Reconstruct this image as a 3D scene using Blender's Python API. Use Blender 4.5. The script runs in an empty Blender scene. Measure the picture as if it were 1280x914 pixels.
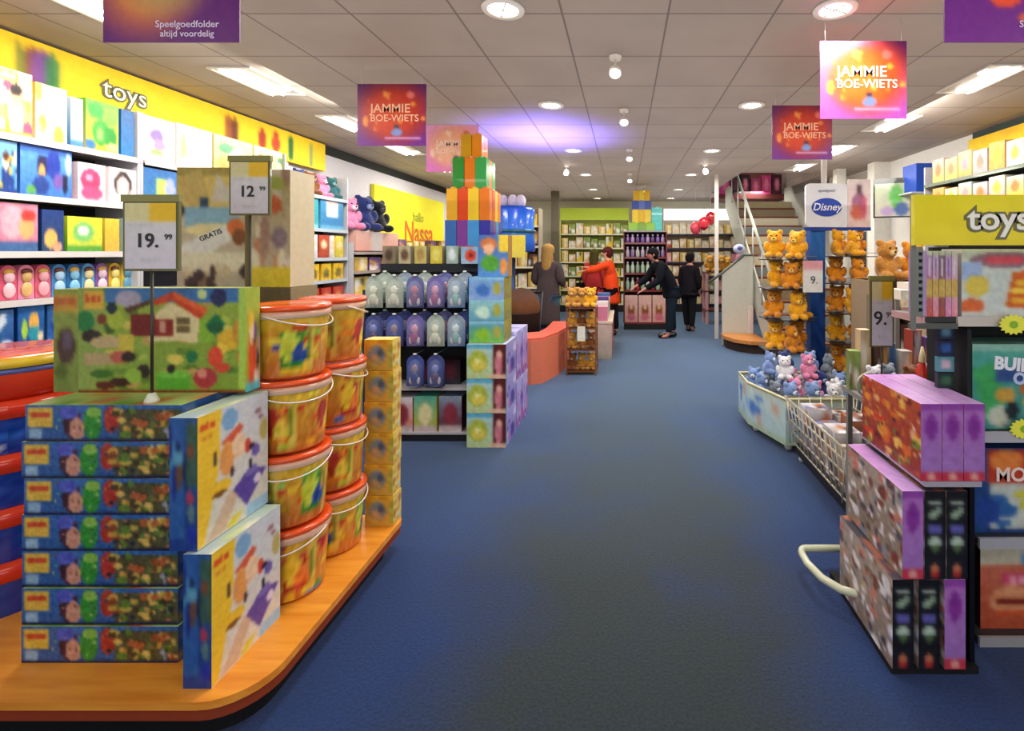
import bpy, bmesh, math, random
import numpy as np
from mathutils import Vector, Matrix

SC = bpy.context.scene
COL = SC.collection
PI = math.pi
F = 609.0            # focal length in pixels of a 1280 px wide frame
EYE = 1.5

def px(x, Y): return (x - 780) * Y / F
def pz(y, Y): return EYE - (y - 315) * Y / F
def wy(x, X): return X * F / (x - 780)

# ------------------------------------------------------------------ colours
def hx(c):
    if isinstance(c, str):
        c = c.lstrip('#')
        return np.array([int(c[i:i + 2], 16) / 255 for i in (0, 2, 4)])
    return np.array(c, float)
def lin(a):
    a = np.clip(np.asarray(a, float), 0, 1)
    return np.where(a <= 0.04045, a / 12.92, ((a + 0.055) / 1.055) ** 2.4)

class Cv:
    """small painted surface: colours at the points of a grid, v runs downwards"""
    def __init__(s, n, m, c, c2=None):
        s.n, s.m = n, m
        s.U, s.V = np.meshgrid(np.linspace(0, 1, n + 1), np.linspace(0, 1, m + 1))
        c = hx(c); c2 = c if c2 is None else hx(c2)
        s.a = c + (c2 - c) * s.V[..., None]
    def rect(s, u0, v0, u1, v1, c):
        s.a[(s.U >= u0) & (s.U <= u1) & (s.V >= v0) & (s.V <= v1)] = hx(c); return s
    def ell(s, u, v, ru, rv, c):
        s.a[((s.U - u) / ru) ** 2 + ((s.V - v) / rv) ** 2 <= 1] = hx(c); return s
    def poly(s, pts, c):
        ins = np.zeros(s.U.shape, bool)
        for i in range(len(pts)):
            (x0, y0), (x1, y1) = pts[i], pts[(i + 1) % len(pts)]
            if y0 == y1: continue
            t = ((y0 > s.V) != (y1 > s.V)) & (s.U < (x1 - x0) * (s.V - y0) / (y1 - y0) + x0)
            ins ^= t
        s.a[ins] = hx(c); return s
    def glow(s, u, v, ru, rv, c, k=1.0):
        w = np.clip(1 - np.sqrt(((s.U - u) / ru) ** 2 + ((s.V - v) / rv) ** 2), 0, 1)[..., None] * k
        s.a = s.a * (1 - np.clip(w * 1.6, 0, 1)) + hx(c) * np.clip(w * 1.6, 0, 1); return s
    def blobs(s, seed, k, pal, r0, r1, reg=(0, 0, 1, 1), asp=1):
        R = random.Random(seed)
        for _ in range(k):
            s.ell(R.uniform(reg[0], reg[2]), R.uniform(reg[1], reg[3]), R.uniform(r0, r1), R.uniform(r0, r1) * asp, R.choice(pal))
        return s
    def noise(s, seed, k):
        R = np.random.RandomState(seed)
        s.a = np.clip(s.a + (R.rand(*s.a.shape[:2], 1) - .5) * k + (R.rand(*s.a.shape) - .5) * k * .4, 0, 1); return s
    def letters(s, u0, v0, u1, v1, c, seed=1, k=6):
        R = random.Random(seed); w = (u1 - u0) / k
        for i in range(k):
            h = (v1 - v0) * R.uniform(.6, 1)
            s.rect(u0 + i * w, v1 - h, u0 + i * w + w * R.uniform(.45, .75), v1, c)
        return s

# ------------------------------------------------------------------ materials
def newmat(name):
    m = bpy.data.materials.new(name); m.use_nodes = True
    nt = m.node_tree
    return m, nt, nt.nodes['Principled BSDF']
def vmat(name, rough=.5, metal=0, coat=0, nscale=0, namt=0, bump=0, spec=.4, sheen=0):
    m, nt, b = newmat(name)
    at = nt.nodes.new('ShaderNodeAttribute'); at.attribute_name = 'Col'
    b.inputs['Roughness'].default_value = rough
    b.inputs['Metallic'].default_value = metal
    b.inputs['Coat Weight'].default_value = coat
    b.inputs['Specular IOR Level'].default_value = spec
    b.inputs['Sheen Weight'].default_value = sheen
    out = at.outputs['Color']
    if nscale:
        tc = nt.nodes.new('ShaderNodeTexCoord')
        nz = nt.nodes.new('ShaderNodeTexNoise'); nz.inputs['Scale'].default_value = nscale; nz.inputs['Detail'].default_value = 3
        nt.links.new(tc.outputs['Object'], nz.inputs['Vector'])
        mr = nt.nodes.new('ShaderNodeMapRange'); mr.inputs[1].default_value = .3; mr.inputs[2].default_value = .7
        mr.inputs[3].default_value = 1 - namt; mr.inputs[4].default_value = 1 + namt
        nt.links.new(nz.outputs['Fac'], mr.inputs[0])
        vm = nt.nodes.new('ShaderNodeVectorMath'); vm.operation = 'SCALE'
        nt.links.new(out, vm.inputs[0]); nt.links.new(mr.outputs[0], vm.inputs['Scale'])
        out = vm.outputs[0]
        if bump:
            bp = nt.nodes.new('ShaderNodeBump'); bp.inputs['Strength'].default_value = bump; bp.inputs['Distance'].default_value = .01
            nt.links.new(nz.outputs['Fac'], bp.inputs['Height']); nt.links.new(bp.outputs[0], b.inputs['Normal'])
    nt.links.new(out, b.inputs['Base Color'])
    return m
M = {}
M['card'] = vmat('printed_card', .4, nscale=40, namt=.05, spec=.45)
M['gloss'] = vmat('glossy_plastic', .22, coat=.4, nscale=12, namt=.04)
M['matte'] = vmat('matt_paint', .7, nscale=25, namt=.04)
M['plush'] = vmat('plush_fur', .95, nscale=90, namt=.22, bump=.5, sheen=.4, spec=.1)
M['cloth'] = vmat('woven_cloth', .9, nscale=60, namt=.12, bump=.2, spec=.15)
M['metal'] = vmat('painted_metal', .38, metal=.25, nscale=15, namt=.04)
M['skin'] = vmat('skin_tone', .6, nscale=30, namt=.04)

def glowmat(name, c, k):
    m, nt, b = newmat(name)
    nz = nt.nodes.new('ShaderNodeTexNoise'); nz.inputs['Scale'].default_value = 6
    mx = nt.nodes.new('ShaderNodeMapRange'); mx.inputs[3].default_value = k * .9; mx.inputs[4].default_value = k * 1.1
    nt.links.new(nz.outputs['Fac'], mx.inputs[0]); nt.links.new(mx.outputs[0], b.inputs['Emission Strength'])
    b.inputs['Emission Color'].default_value = (*lin(hx(c)), 1)
    return m
M['lamp'] = glowmat('lamp_glow', '#fff6ea', 9)
M['screen'] = glowmat('lightbox_glow', '#eef4ff', 1.6)

def clearmat():
    m, nt, b = newmat('clear_blister')
    at = nt.nodes.new('ShaderNodeAttribute'); at.attribute_name = 'Col'
    nt.links.new(at.outputs['Color'], b.inputs['Base Color'])
    b.inputs['Roughness'].default_value = .12; b.inputs['Alpha'].default_value = .28; b.inputs['Coat Weight'].default_value = .6
    nz = nt.nodes.new('ShaderNodeTexNoise'); nz.inputs['Scale'].default_value = 20
    bp = nt.nodes.new('ShaderNodeBump'); bp.inputs['Strength'].default_value = .15
    nt.links.new(nz.outputs['Fac'], bp.inputs['Height']); nt.links.new(bp.outputs[0], b.inputs['Normal'])
    return m
M['clear'] = clearmat()

def wood(name, c1, c2, sc=3):
    m, nt, b = newmat(name)
    tc = nt.nodes.new('ShaderNodeTexCoord'); mp = nt.nodes.new('ShaderNodeMapping'); mp.inputs['Scale'].default_value = (1, 9, 9)
    nz = nt.nodes.new('ShaderNodeTexNoise'); nz.inputs['Scale'].default_value = sc; nz.inputs['Detail'].default_value = 5
    cr = nt.nodes.new('ShaderNodeValToRGB')
    cr.color_ramp.elements[0].color = (*lin(hx(c1)), 1); cr.color_ramp.elements[1].color = (*lin(hx(c2)), 1)
    cr.color_ramp.elements[0].position = .3; cr.color_ramp.elements[1].position = .7
    nt.links.new(tc.outputs['Object'], mp.inputs[0]); nt.links.new(mp.outputs[0], nz.inputs['Vector'])
    nt.links.new(nz.outputs['Fac'], cr.inputs[0]); nt.links.new(cr.outputs[0], b.inputs['Base Color'])
    b.inputs['Roughness'].default_value = .35
    return m
M['wood'] = wood('orange_wood', '#d98220', '#f0a238')
M['steps'] = wood('step_wood', '#b8702c', '#d8924a')

def carpet():
    m, nt, b = newmat('blue_carpet')
    tc = nt.nodes.new('ShaderNodeTexCoord')
    big = nt.nodes.new('ShaderNodeTexNoise'); big.inputs['Scale'].default_value = 1.3; big.inputs['Detail'].default_value = 4
    fine = nt.nodes.new('ShaderNodeTexNoise'); fine.inputs['Scale'].default_value = 90; fine.inputs['Detail'].default_value = 4
    sep = nt.nodes.new('ShaderNodeSeparateXYZ')
    nt.links.new(tc.outputs['Object'], big.inputs['Vector']); nt.links.new(tc.outputs['Object'], fine.inputs['Vector'])
    nt.links.new(tc.outputs['Object'], sep.inputs[0])
    # worn walking lane down the middle of the aisle
    sub = nt.nodes.new('ShaderNodeMath'); sub.operation = 'SUBTRACT'; sub.inputs[1].default_value = .05
    ab = nt.nodes.new('ShaderNodeMath'); ab.operation = 'ABSOLUTE'
    mr = nt.nodes.new('ShaderNodeMapRange'); mr.inputs[1].default_value = .25; mr.inputs[2].default_value = 1.05
    nt.links.new(sep.outputs[0], sub.inputs[0]); nt.links.new(sub.outputs[0], ab.inputs[0]); nt.links.new(ab.outputs[0], mr.inputs[0])
    ad = nt.nodes.new('ShaderNodeMath'); ad.operation = 'ADD'
    sc = nt.nodes.new('ShaderNodeMapRange'); sc.inputs[1].default_value = .35; sc.inputs[2].default_value = .65; sc.inputs[3].default_value = -.35; sc.inputs[4].default_value = .35
    nt.links.new(big.outputs['Fac'], sc.inputs[0]); nt.links.new(sc.outputs[0], ad.inputs[0]); nt.links.new(mr.outputs[0], ad.inputs[1])
    cr = nt.nodes.new('ShaderNodeValToRGB')
    cr.color_ramp.elements[0].color = (*lin(hx('#232e33')), 1); cr.color_ramp.elements[1].color = (*lin(hx('#0b2c60')), 1)
    nt.links.new(ad.outputs[0], cr.inputs[0])
    # the carpet colour turns lighter and bluer towards the back of the shop
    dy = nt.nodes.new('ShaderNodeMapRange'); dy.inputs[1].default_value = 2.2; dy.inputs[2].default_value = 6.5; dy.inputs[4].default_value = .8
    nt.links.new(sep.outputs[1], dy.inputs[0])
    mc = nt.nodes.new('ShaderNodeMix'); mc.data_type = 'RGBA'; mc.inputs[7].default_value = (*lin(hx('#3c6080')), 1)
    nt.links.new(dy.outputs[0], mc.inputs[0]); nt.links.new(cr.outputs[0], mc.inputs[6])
    fr = nt.nodes.new('ShaderNodeMapRange'); fr.inputs[1].default_value = .3; fr.inputs[2].default_value = .7; fr.inputs[3].default_value = .7; fr.inputs[4].default_value = 1.3
    nt.links.new(fine.outputs['Fac'], fr.inputs[0])
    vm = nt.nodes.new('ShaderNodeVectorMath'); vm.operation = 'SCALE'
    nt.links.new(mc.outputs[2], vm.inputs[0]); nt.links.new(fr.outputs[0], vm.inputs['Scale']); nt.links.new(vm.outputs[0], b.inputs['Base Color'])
    bp = nt.nodes.new('ShaderNodeBump'); bp.inputs['Strength'].default_value = .4; bp.inputs['Distance'].default_value = .004
    nt.links.new(fine.outputs['Fac'], bp.inputs['Height']); nt.links.new(bp.outputs[0], b.inputs['Normal'])
    b.inputs['Roughness'].default_value = .9; b.inputs['Specular IOR Level'].default_value = .15; b.inputs['Sheen Weight'].default_value = .25
    return m
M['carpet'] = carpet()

def tiles():
    m, nt, b = newmat('ceiling_tiles')
    tc = nt.nodes.new('ShaderNodeTexCoord')
    mp = nt.nodes.new('ShaderNodeMapping'); mp.inputs['Location'].default_value = (.35, .24, 0)
    br = nt.nodes.new('ShaderNodeTexBrick'); br.offset = 0
    br.inputs['Scale'].default_value = 1; br.inputs['Brick Width'].default_value = .6; br.inputs['Row Height'].default_value = .6
    br.inputs['Mortar Size'].default_value = .007; br.inputs['Mortar Smooth'].default_value = .3
    br.inputs['Color1'].default_value = (*lin(hx('#a1948a')), 1); br.inputs['Color2'].default_value = (*lin(hx('#a6998e')), 1)
    br.inputs['Mortar'].default_value = (*lin(hx('#6e645e')), 1)
    nz = nt.nodes.new('ShaderNodeTexNoise'); nz.inputs['Scale'].default_value = 2.2; nz.inputs['Detail'].default_value = 5
    nt.links.new(tc.outputs['Object'], mp.inputs[0]); nt.links.new(mp.outputs[0], br.inputs['Vector'])
    nt.links.new(tc.outputs['Object'], nz.inputs['Vector'])
    fr = nt.nodes.new('ShaderNodeMapRange'); fr.inputs[1].default_value = .3; fr.inputs[2].default_value = .7; fr.inputs[3].default_value = .93; fr.inputs[4].default_value = 1.05
    nt.links.new(nz.outputs['Fac'], fr.inputs[0])
    vm = nt.nodes.new('ShaderNodeVectorMath'); vm.operation = 'SCALE'
    nt.links.new(br.outputs['Color'], vm.inputs[0]); nt.links.new(fr.outputs[0], vm.inputs['Scale']); nt.links.new(vm.outputs[0], b.inputs['Base Color'])
    b.inputs['Roughness'].default_value = .6
    return m
M['tiles'] = tiles()

# ------------------------------------------------------------------ mesh building
class MB:
    def __init__(s): s.v = []; s.f = []; s.c = []; s.sm = []
    def add(s, verts, faces, cols, smooth=False):
        o = len(s.v); s.v += [tuple(p) for p in verts]
        c = np.asarray(cols, float)
        if c.ndim == 1: c = np.tile(c, (len(verts), 1))
        s.c += [tuple(k) for k in c]
        s.f += [tuple(i + o for i in f) for f in faces]; s.sm += [smooth] * len(faces); return s
    def grid(s, p, du, dv, cv):
        p, du, dv = Vector(p), Vector(du), Vector(dv); n, m = cv.n, cv.m
        V = [p + du * (i / n) + dv * (j / m) for j in range(m + 1) for i in range(n + 1)]
        Fc = [(j * (n + 1) + i, (j + 1) * (n + 1) + i, (j + 1) * (n + 1) + i + 1, j * (n + 1) + i + 1) for j in range(m) for i in range(n)]
        a = cv.a
        if n >= 6 and m >= 6:          # printed ink softens a little at its edges
            q = np.pad(a, ((1, 1), (0, 0), (0, 0)), 'edge'); a = (q[:-2] + 4 * q[1:-1] + q[2:]) / 6
            q = np.pad(a, ((0, 0), (1, 1), (0, 0)), 'edge'); a = (q[:, :-2] + 4 * q[:, 1:-1] + q[:, 2:]) / 6
        return s.add(V, Fc, a.reshape(-1, 3))
    def box(s, x0, x1, y0, y1, z0, z1, c='#888888', front=None, right=None, left=None, top=None, back=None):
        W, D, H = x1 - x0, y1 - y0, z1 - z0
        one = lambda k: k if isinstance(k, Cv) else Cv(1, 1, c if k is None else k)
        s.grid((x0, y0, z1), (W, 0, 0), (0, 0, -H), one(front))
        s.grid((x1, y0, z1), (0, D, 0), (0, 0, -H), one(right))
        s.grid((x0, y1, z1), (0, -D, 0), (0, 0, -H), one(left))
        s.grid((x1, y1, z1), (-W, 0, 0), (0, 0, -H), one(back))
        s.grid((x0, y1, z1), (W, 0, 0), (0, -D, 0), one(top))
        s.grid((x0, y0, z0), (W, 0, 0), (0, D, 0), one(None))
        return s
    def prism(s, pts, z0, z1, c, ctop=None, smooth=False):
        n = len(pts); c = hx(c); ct = c if ctop is None else hx(ctop)
        V = [(x, y, z0) for x, y in pts] + [(x, y, z1) for x, y in pts]
        s.add(V, [(i, (i + 1) % n, n + (i + 1) % n, n + i) for i in range(n)], c, smooth)
        s.add([(x, y, z1) for x, y in pts], [tuple(range(n))], ct)
        s.add([(x, y, z0) for x, y in pts], [tuple(reversed(range(n)))], c); return s
    def lathe(s, prof, n=24, c='#888888', cx=0, cy=0, cv=None, smooth=True, cols=None):
        """prof: (r,z) from bottom to top; cv wraps the whole side; cols per profile point"""
        V, C = [], []
        for j, (r, z) in enumerate(prof):
            for i in range(n + 1):
                a = 2 * PI * i / n
                V.append((cx + r * math.sin(a), cy - r * math.cos(a), z))
                if cv is not None:
                    jj = min(cv.m, max(0, int(round((1 - j / (len(prof) - 1)) * cv.m)))); ii = int(round(i / n * cv.n))
                    C.append(cv.a[jj, ii])
                elif cols is not None: C.append(hx(cols[j]))
                else: C.append(hx(c))
        Fc = [(j * (n + 1) + i, j * (n + 1) + i + 1, (j + 1) * (n + 1) + i + 1, (j + 1) * (n + 1) + i) for j in range(len(prof) - 1) for i in range(n)]
        return s.add(V, Fc, np.array(C), smooth)
    def tube(s, pts, r, c, n=8, closed=False):
        pts = [Vector(p) for p in pts]; V = []; m = len(pts); up = Vector((0, 0, 1)); prev = None
        for k, p in enumerate(pts):
            a = pts[(k - 1) % m] if (closed or k > 0) else p
            b = pts[(k + 1) % m] if (closed or k < m - 1) else p
            t = (b - a).normalized()
            x = t.cross(up) if prev is None else (prev - t * prev.dot(t))
            if x.length < 1e-4: x = t.cross(Vector((1, 0, 0)))
            x.normalize(); prev = x; y = t.cross(x)
            V += [p + (x * math.cos(2 * PI * i / n) + y * math.sin(2 * PI * i / n)) * r for i in range(n)]
        Fc = [(k * n + i, k * n + (i + 1) % n, ((k + 1) % m) * n + (i + 1) % n, ((k + 1) % m) * n + i) for k in range(m if closed else m - 1) for i in range(n)]
        if not closed: Fc += [tuple(reversed(range(n))), tuple(range((m - 1) * n, m * n))]
        return s.add(V, Fc, hx(c), True)
    def ball(s, p, r, c, n=10, m=7):
        rx, ry, rz = (r, r, r) if not hasattr(r, '__len__') else r
        V = []; 
        for j in range(m + 1):
            th = PI * j / m
            for i in range(n): V.append((p[0] + rx * math.sin(th) * math.cos(2 * PI * i / n), p[1] + ry * math.sin(th) * math.sin(2 * PI * i / n), p[2] + rz * math.cos(th)))
        Fc = [(j * n + i, (j + 1) * n + i, (j + 1) * n + (i + 1) % n, j * n + (i + 1) % n) for j in range(m) for i in range(n)]
        return s.add(V, Fc, hx(c), True)
    def build(s, name, mat='card', parent=None, loc=None, rz=0):
        me = bpy.data.meshes.new(name); me.from_pydata(s.v, [], s.f)
        at = me.color_attributes.new('Col', 'FLOAT_COLOR', 'POINT')
        c = np.ones((len(s.v), 4)); c[:, :3] = lin(np.array(s.c)); at.data.foreach_set('color', c.ravel())
        me.polygons.foreach_set('use_smooth', s.sm)
        me.materials.append(M[mat] if isinstance(mat, str) else mat); me.update()
        return link(name, me, parent, loc, rz)
def link(name, me, parent=None, loc=None, rz=0):
    o = bpy.data.objects.new(name, me); COL.objects.link(o)
    if parent is not None: o.parent = parent
    if loc is not None: o.location = loc
    if rz: o.rotation_euler.z = rz
    return o
def empty(name, loc=(0, 0, 0), rz=0): return link(name, None, None, loc, rz)
def tag(o, label, cat, group=None, kind=None):
    if label: o['label'] = label
    if cat: o['category'] = cat
    if group: o['group'] = group
    if kind: o['kind'] = kind
    return o
def struct(o): o['kind'] = 'structure'; return o
def copy_tree(o, parent=None):
    c = o.copy(); COL.objects.link(c)
    if parent is not None: c.parent = parent
    for ch in list(o.children): copy_tree(ch, c)
    return c
USED = set()
def use(proto, loc, rz=0, label=None, group=None, sc=None, cat=None):
    if id(proto) in USED: o = copy_tree(proto)
    else: o = proto; USED.add(id(proto))
    o.location = loc; o.rotation_euler = (0, 0, rz) if not hasattr(rz, '__len__') else rz
    if sc: o.scale = sc if hasattr(sc, '__len__') else (sc,) * 3
    if label: o['label'] = label
    if group: o['group'] = group
    if cat: o['category'] = cat
    return o
def setcol(me, c):
    if 'Col' in me.color_attributes: me.color_attributes.remove(me.color_attributes['Col'])
    at = me.color_attributes.new('Col', 'FLOAT_COLOR', 'POINT')
    if callable(c):
        a = np.ones((len(me.vertices), 4))
        for i, v in enumerate(me.vertices): a[i, :3] = lin(hx(c(v.co)))
    else: a = np.tile(np.array([*lin(hx(c)), 1.0]), (len(me.vertices), 1))
    at.data.foreach_set('color', a.ravel())
def bake(o):
    bpy.context.view_layer.update(); dg = bpy.context.evaluated_depsgraph_get()
    return bpy.data.meshes.new_from_object(o.evaluated_get(dg), depsgraph=dg)
def text(s, size, c, parent=None, loc=(0, 0, 0), rot=(PI / 2, 0, 0), mat='matte', name='lettering', bold=.0, shear=0, sx=1):
    cu = bpy.data.curves.new('t', 'FONT'); cu.body = s; cu.size = size; cu.align_x = 'CENTER'; cu.align_y = 'CENTER'
    cu.extrude = .001; cu.offset = bold; cu.shear = shear; cu.resolution_u = 3
    t = bpy.data.objects.new('t', cu); COL.objects.link(t); me = bake(t); bpy.data.objects.remove(t)
    setcol(me, c); me.materials.clear(); me.materials.append(M[mat])
    o = link(name, me, parent, loc); o.rotation_euler = rot; o.scale = (sx, 1, 1); return o
def metas(name, balls, c, mat='plush', parent=None, res=.012, loc=None):
    mb = bpy.data.metaballs.new(name + 'meta'); mb.resolution = res; mb.threshold = .12
    for p, r in balls:
        e = mb.elements.new(type='ELLIPSOID'); e.co = p
        rr = (r, r, r) if not hasattr(r, '__len__') else r
        m = max(rr); e.radius = m * 1.32; e.size_x, e.size_y, e.size_z = [q / m for q in rr]
        e.stiffness = 2
    t = bpy.data.objects.new(name + 'meta', mb); COL.objects.link(t); me = bake(t)
    bpy.data.objects.remove(t); bpy.data.metaballs.remove(mb)
    setcol(me, c)
    for p in me.polygons: p.use_smooth = True
    me.materials.clear(); me.materials.append(M[mat])
    return link(name, me, parent, loc)
def skin(name, pts, edges, c, mat='cloth', parent=None, sub=2, root=0):
    """pts: (x,y,z,r)"""
    me = bpy.data.meshes.new(name); me.from_pydata([p[:3] for p in pts], edges, [])
    o = bpy.data.objects.new(name, me); COL.objects.link(o)
    sm = o.modifiers.new('s', 'SKIN'); sm.use_smooth_shade = True; sm.branch_smoothing = .6
    for i, p in enumerate(pts):
        r = p[3]; sv = me.skin_vertices[0].data[i]
        sv.radius = (r, r) if not hasattr(r, '__len__') else r
        sv.use_root = (i == root)
    ss = o.modifiers.new('u', 'SUBSURF'); ss.levels = sub; ss.render_levels = sub
    m2 = bake(o); bpy.data.objects.remove(o); setcol(m2, c)
    m2.materials.clear(); m2.materials.append(M[mat])
    for p in m2.polygons: p.use_smooth = True
    return link(name, m2, parent)
ORD = ['first', 'second', 'third', 'fourth', 'fifth', 'sixth', 'seventh', 'eighth', 'ninth', 'tenth', 'eleventh', 'twelfth', 'thirteenth', 'fourteenth']
def top_ord(k, n):
    """k counted from the bottom"""
    j = n - 1 - k
    return 'topmost' if j == 0 else ('bottom' if k == 0 else ORD[j] + ' from the top')

# ================================================================== ROOM
XL, XR, Y0, Y1, ZC = -3.8, 4.0, -2.6, 13.0, 2.85
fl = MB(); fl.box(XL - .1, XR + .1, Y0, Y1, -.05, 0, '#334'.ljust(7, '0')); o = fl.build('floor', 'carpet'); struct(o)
# ceiling with an opening over the stairs
HX0, HX1, HY0, HY1 = 2.0, 3.45, 8.3, 11.2
ce = MB()
for a in ((XL - .1, XR + .1, Y0, HY0), (XL - .1, HX0, HY0, HY1), (HX1, XR + .1, HY0, HY1), (XL - .1, XR + .1, HY1, Y1 + .1)):
    ce.box(a[0], a[1], a[2], a[3], ZC, ZC + .12, '#b8aca0')
struct(ce.build('ceiling', 'tiles'))
w = MB(); w.box(XL - .1, XL, Y0, Y1, 0, ZC, '#d8d6d8'); struct(w.build('wall_left', 'matte'))
w = MB(); w.box(XR, XR + .1, Y0, Y1, 0, ZC, '#d4d0c8'); struct(w.build('wall_right', 'matte'))
w = MB(); w.box(XL - .1, XR + .1, Y1, Y1 + .1, 0, ZC, '#cfc9ae'); struct(w.build('wall_back', 'matte'))
w = MB(); w.box(XL - .1, XR + .1, Y0 - .1, Y0, 0, ZC, '#8c8880'); struct(w.build('wall_front', 'matte'))
w = MB(); w.box(HX0 - .02, HX0, HY0, HY1, ZC + .12, 4.1, '#9a8f86'); w.box(HX1, HX1 + .02, HY0, HY1, ZC + .12, 4.1, '#9a8f86')
w.box(HX0, HX1, HY1, HY1 + .02, ZC + .12, 4.1, '#7a5048'); w.box(HX0, HX1, HY0, HY1, 4.1, 4.15, '#6a605a'); struct(w.build('wall_stairwell', 'matte'))
w = MB(); w.box(XL, XL + .03, 6.05, Y1, 2.74, ZC, '#1c201c'); struct(w.build('trim_1', 'matte'))
w = MB(); w.box(XR - .03, XR, 3.0, 5.55, 2.76, ZC, '#2c3a34'); struct(w.build('trim_2', 'matte'))
w = MB(); w.box(XR - .015, XR, -2, Y1, 0, .1, '#b8b4ac'); struct(w.build('baseboard_right', 'matte'))
w = MB(); w.box(XL, XL + .015, -2, Y1, 0, .1, '#b8b4ac'); struct(w.build('baseboard_left', 'matte'))

# ================================================================== ART
BRI = ['#f2c430', '#e8532a', '#3f9b3a', '#2f6fc0', '#e77fb0', '#fff4d8', '#6b3fa0', '#40b8c8', '#1c1c30']
def toyart(seed, bg, bg2, pal, n=18, m=16, logo=None, fig=True):
    R = random.Random(seed); c = Cv(int(n * 1.4), int(m * 1.4), bg, bg2)
    c.blobs(seed * 7 + 1, 9, pal, .06, .17, (0, .2, 1, .95)); c.blobs(seed * 5 + 2, 9, pal + ['#2a2430', '#fbf6ec'], .03, .07, (0, .1, 1, 1))
    if fig:
        u = R.uniform(.35, .65); k = R.choice(pal)
        c.ell(u, .7, .2, .3, k); c.ell(u, .42, .15, .16, R.choice(['#f0c8a0', '#e8b888', '#fbe2c0'])); c.ell(u, .3, .17, .09, R.choice(['#5a2a18', '#e8b030', '#221818']))
    if logo: c.rect(.06, .04, .6, .17, logo); c.letters(.1, .07, .56, .14, '#ffffff', seed, 6)
    c.rect(0, .94, 1, 1, R.choice(pal))
    return c.noise(seed, .12)
def pbox(name, W, D, H, c, mat='card', **k):
    return MB().box(-W / 2, W / 2, -D / 2, D / 2, 0, H, c, **k).build(name, mat)

# ================================================================== LEFT DISPLAY ISLAND
PX1, PY0, PY1 = -1.12, 1.46, 2.50
def plat_pts(ins):
    r = .16 - ins * .5; x1, y0, y1, x0 = PX1 - ins, PY0 + ins, PY1 - ins, -2.85 + ins
    pts = [(x0, y1), (x0, y0)]
    pts += [(x1 - r + r * math.sin(a), y0 + r - r * math.cos(a)) for a in [PI / 2 * i / 8 for i in range(9)]]
    r2 = .06
    pts += [(x1 - r2 + r2 * math.cos(a), y1 - r2 + r2 * math.sin(a)) for a in [PI / 2 * i / 4 for i in range(5)]]
    return pts
plat = tag(empty('display_platform', (-1.9, 1.98, 0)), 'low orange wooden display platform with rounded corner under the toy stacks at left', 'platform')
def rel(o, p): o.location = -Vector(p); return o
rel(MB().prism(plat_pts(0), .125, .15, '#e8962e').build('top_board', 'wood', plat), (-1.9, 1.98, 0))
rel(MB().prism(plat_pts(.004), .09, .1245, '#8a3412').build('edge_band', 'matte', plat), (-1.9, 1.98, 0))
rel(MB().prism(plat_pts(.06), 0, .0895, '#05060a').build('plinth', 'matte', plat), (-1.9, 1.98, 0))
PT = .15
# seven flat blue building-set boxes
def farmfront(seed):
    c = Cv(100, 22, '#2f62a4', '#27528e')
    R = random.Random(seed)
    c.rect(.02, .08, .17, .62, '#d8b040').rect(.04, .2, .15, .36, '#c23a1c').rect(.03, .66, .1, .95, '#8fb0c8')
    c.ell(.3, .5, .06, .42, '#3a1a28').ell(.33, .65, .05, .3, '#c89078').ell(.28, .22, .06, .18, '#5058b8')
    c.ell(.43, .5, .055, .48, '#2c8a2c').ell(.44, .2, .05, .14, '#86b84a')
    c.ell(.55, .4, .05, .38, '#a83024')
    c.rect(.6, .1, 1, .93, '#4c4c2c')
    c.blobs(seed, 30, ['#c8963c', '#d8b45a', '#8a4a24', '#5a7a2a', '#a8582c', '#3c3018', '#b8a040'], .015, .04, (.56, .15, .98, .85), 3.6)
    c.blobs(seed + 5, 7, ['#1c2434', '#40301c', '#8890a0'], .012, .025, (.55, .55, 1, 1), 4)
    c.blobs(seed + 9, 30, ['#e8c060', '#7c3020', '#22301c', '#b8c870', '#d8886a', '#20305c'], .004, .012, (.2, .1, 1, .9), 4)
    c.rect(0, .93, 1, 1, '#141c40')
    return c.noise(seed, .2)
ptop = Cv(20, 8, '#b8c060', '#a8c878').blobs(3, 12, ['#d8a040', '#e0e0b0', '#6a9a3a', '#c05830'], .04, .14).noise(4, .15)
pside = Cv(14, 6, '#27508a').blobs(8, 8, ['#c8963c', '#a83024', '#2c8a2c', '#88a0c0'], .08, .2).noise(4, .15)
protos = [pbox('building_set_box', .515, .30, .119, '#28508c', front=farmfront(11 + 3 * k), right=pside, left=pside, top=ptop) for k in range(2)]
for k in range(7):
    jx = [.0, -.006, -.012, -.008, .004, -.004, .006][k]
    use(tag(protos[k % 2], None, 'toy box'), (-1.722 + jx, 1.75 + abs(jx), PT + k * .121), 0,
        'flat blue building-set box, %s of the seven-box stack on the platform' % top_ord(k, 7), 'flat blue building-set boxes stacked on the orange platform')
ZT = PT + 7 * .121 - .002
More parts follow.
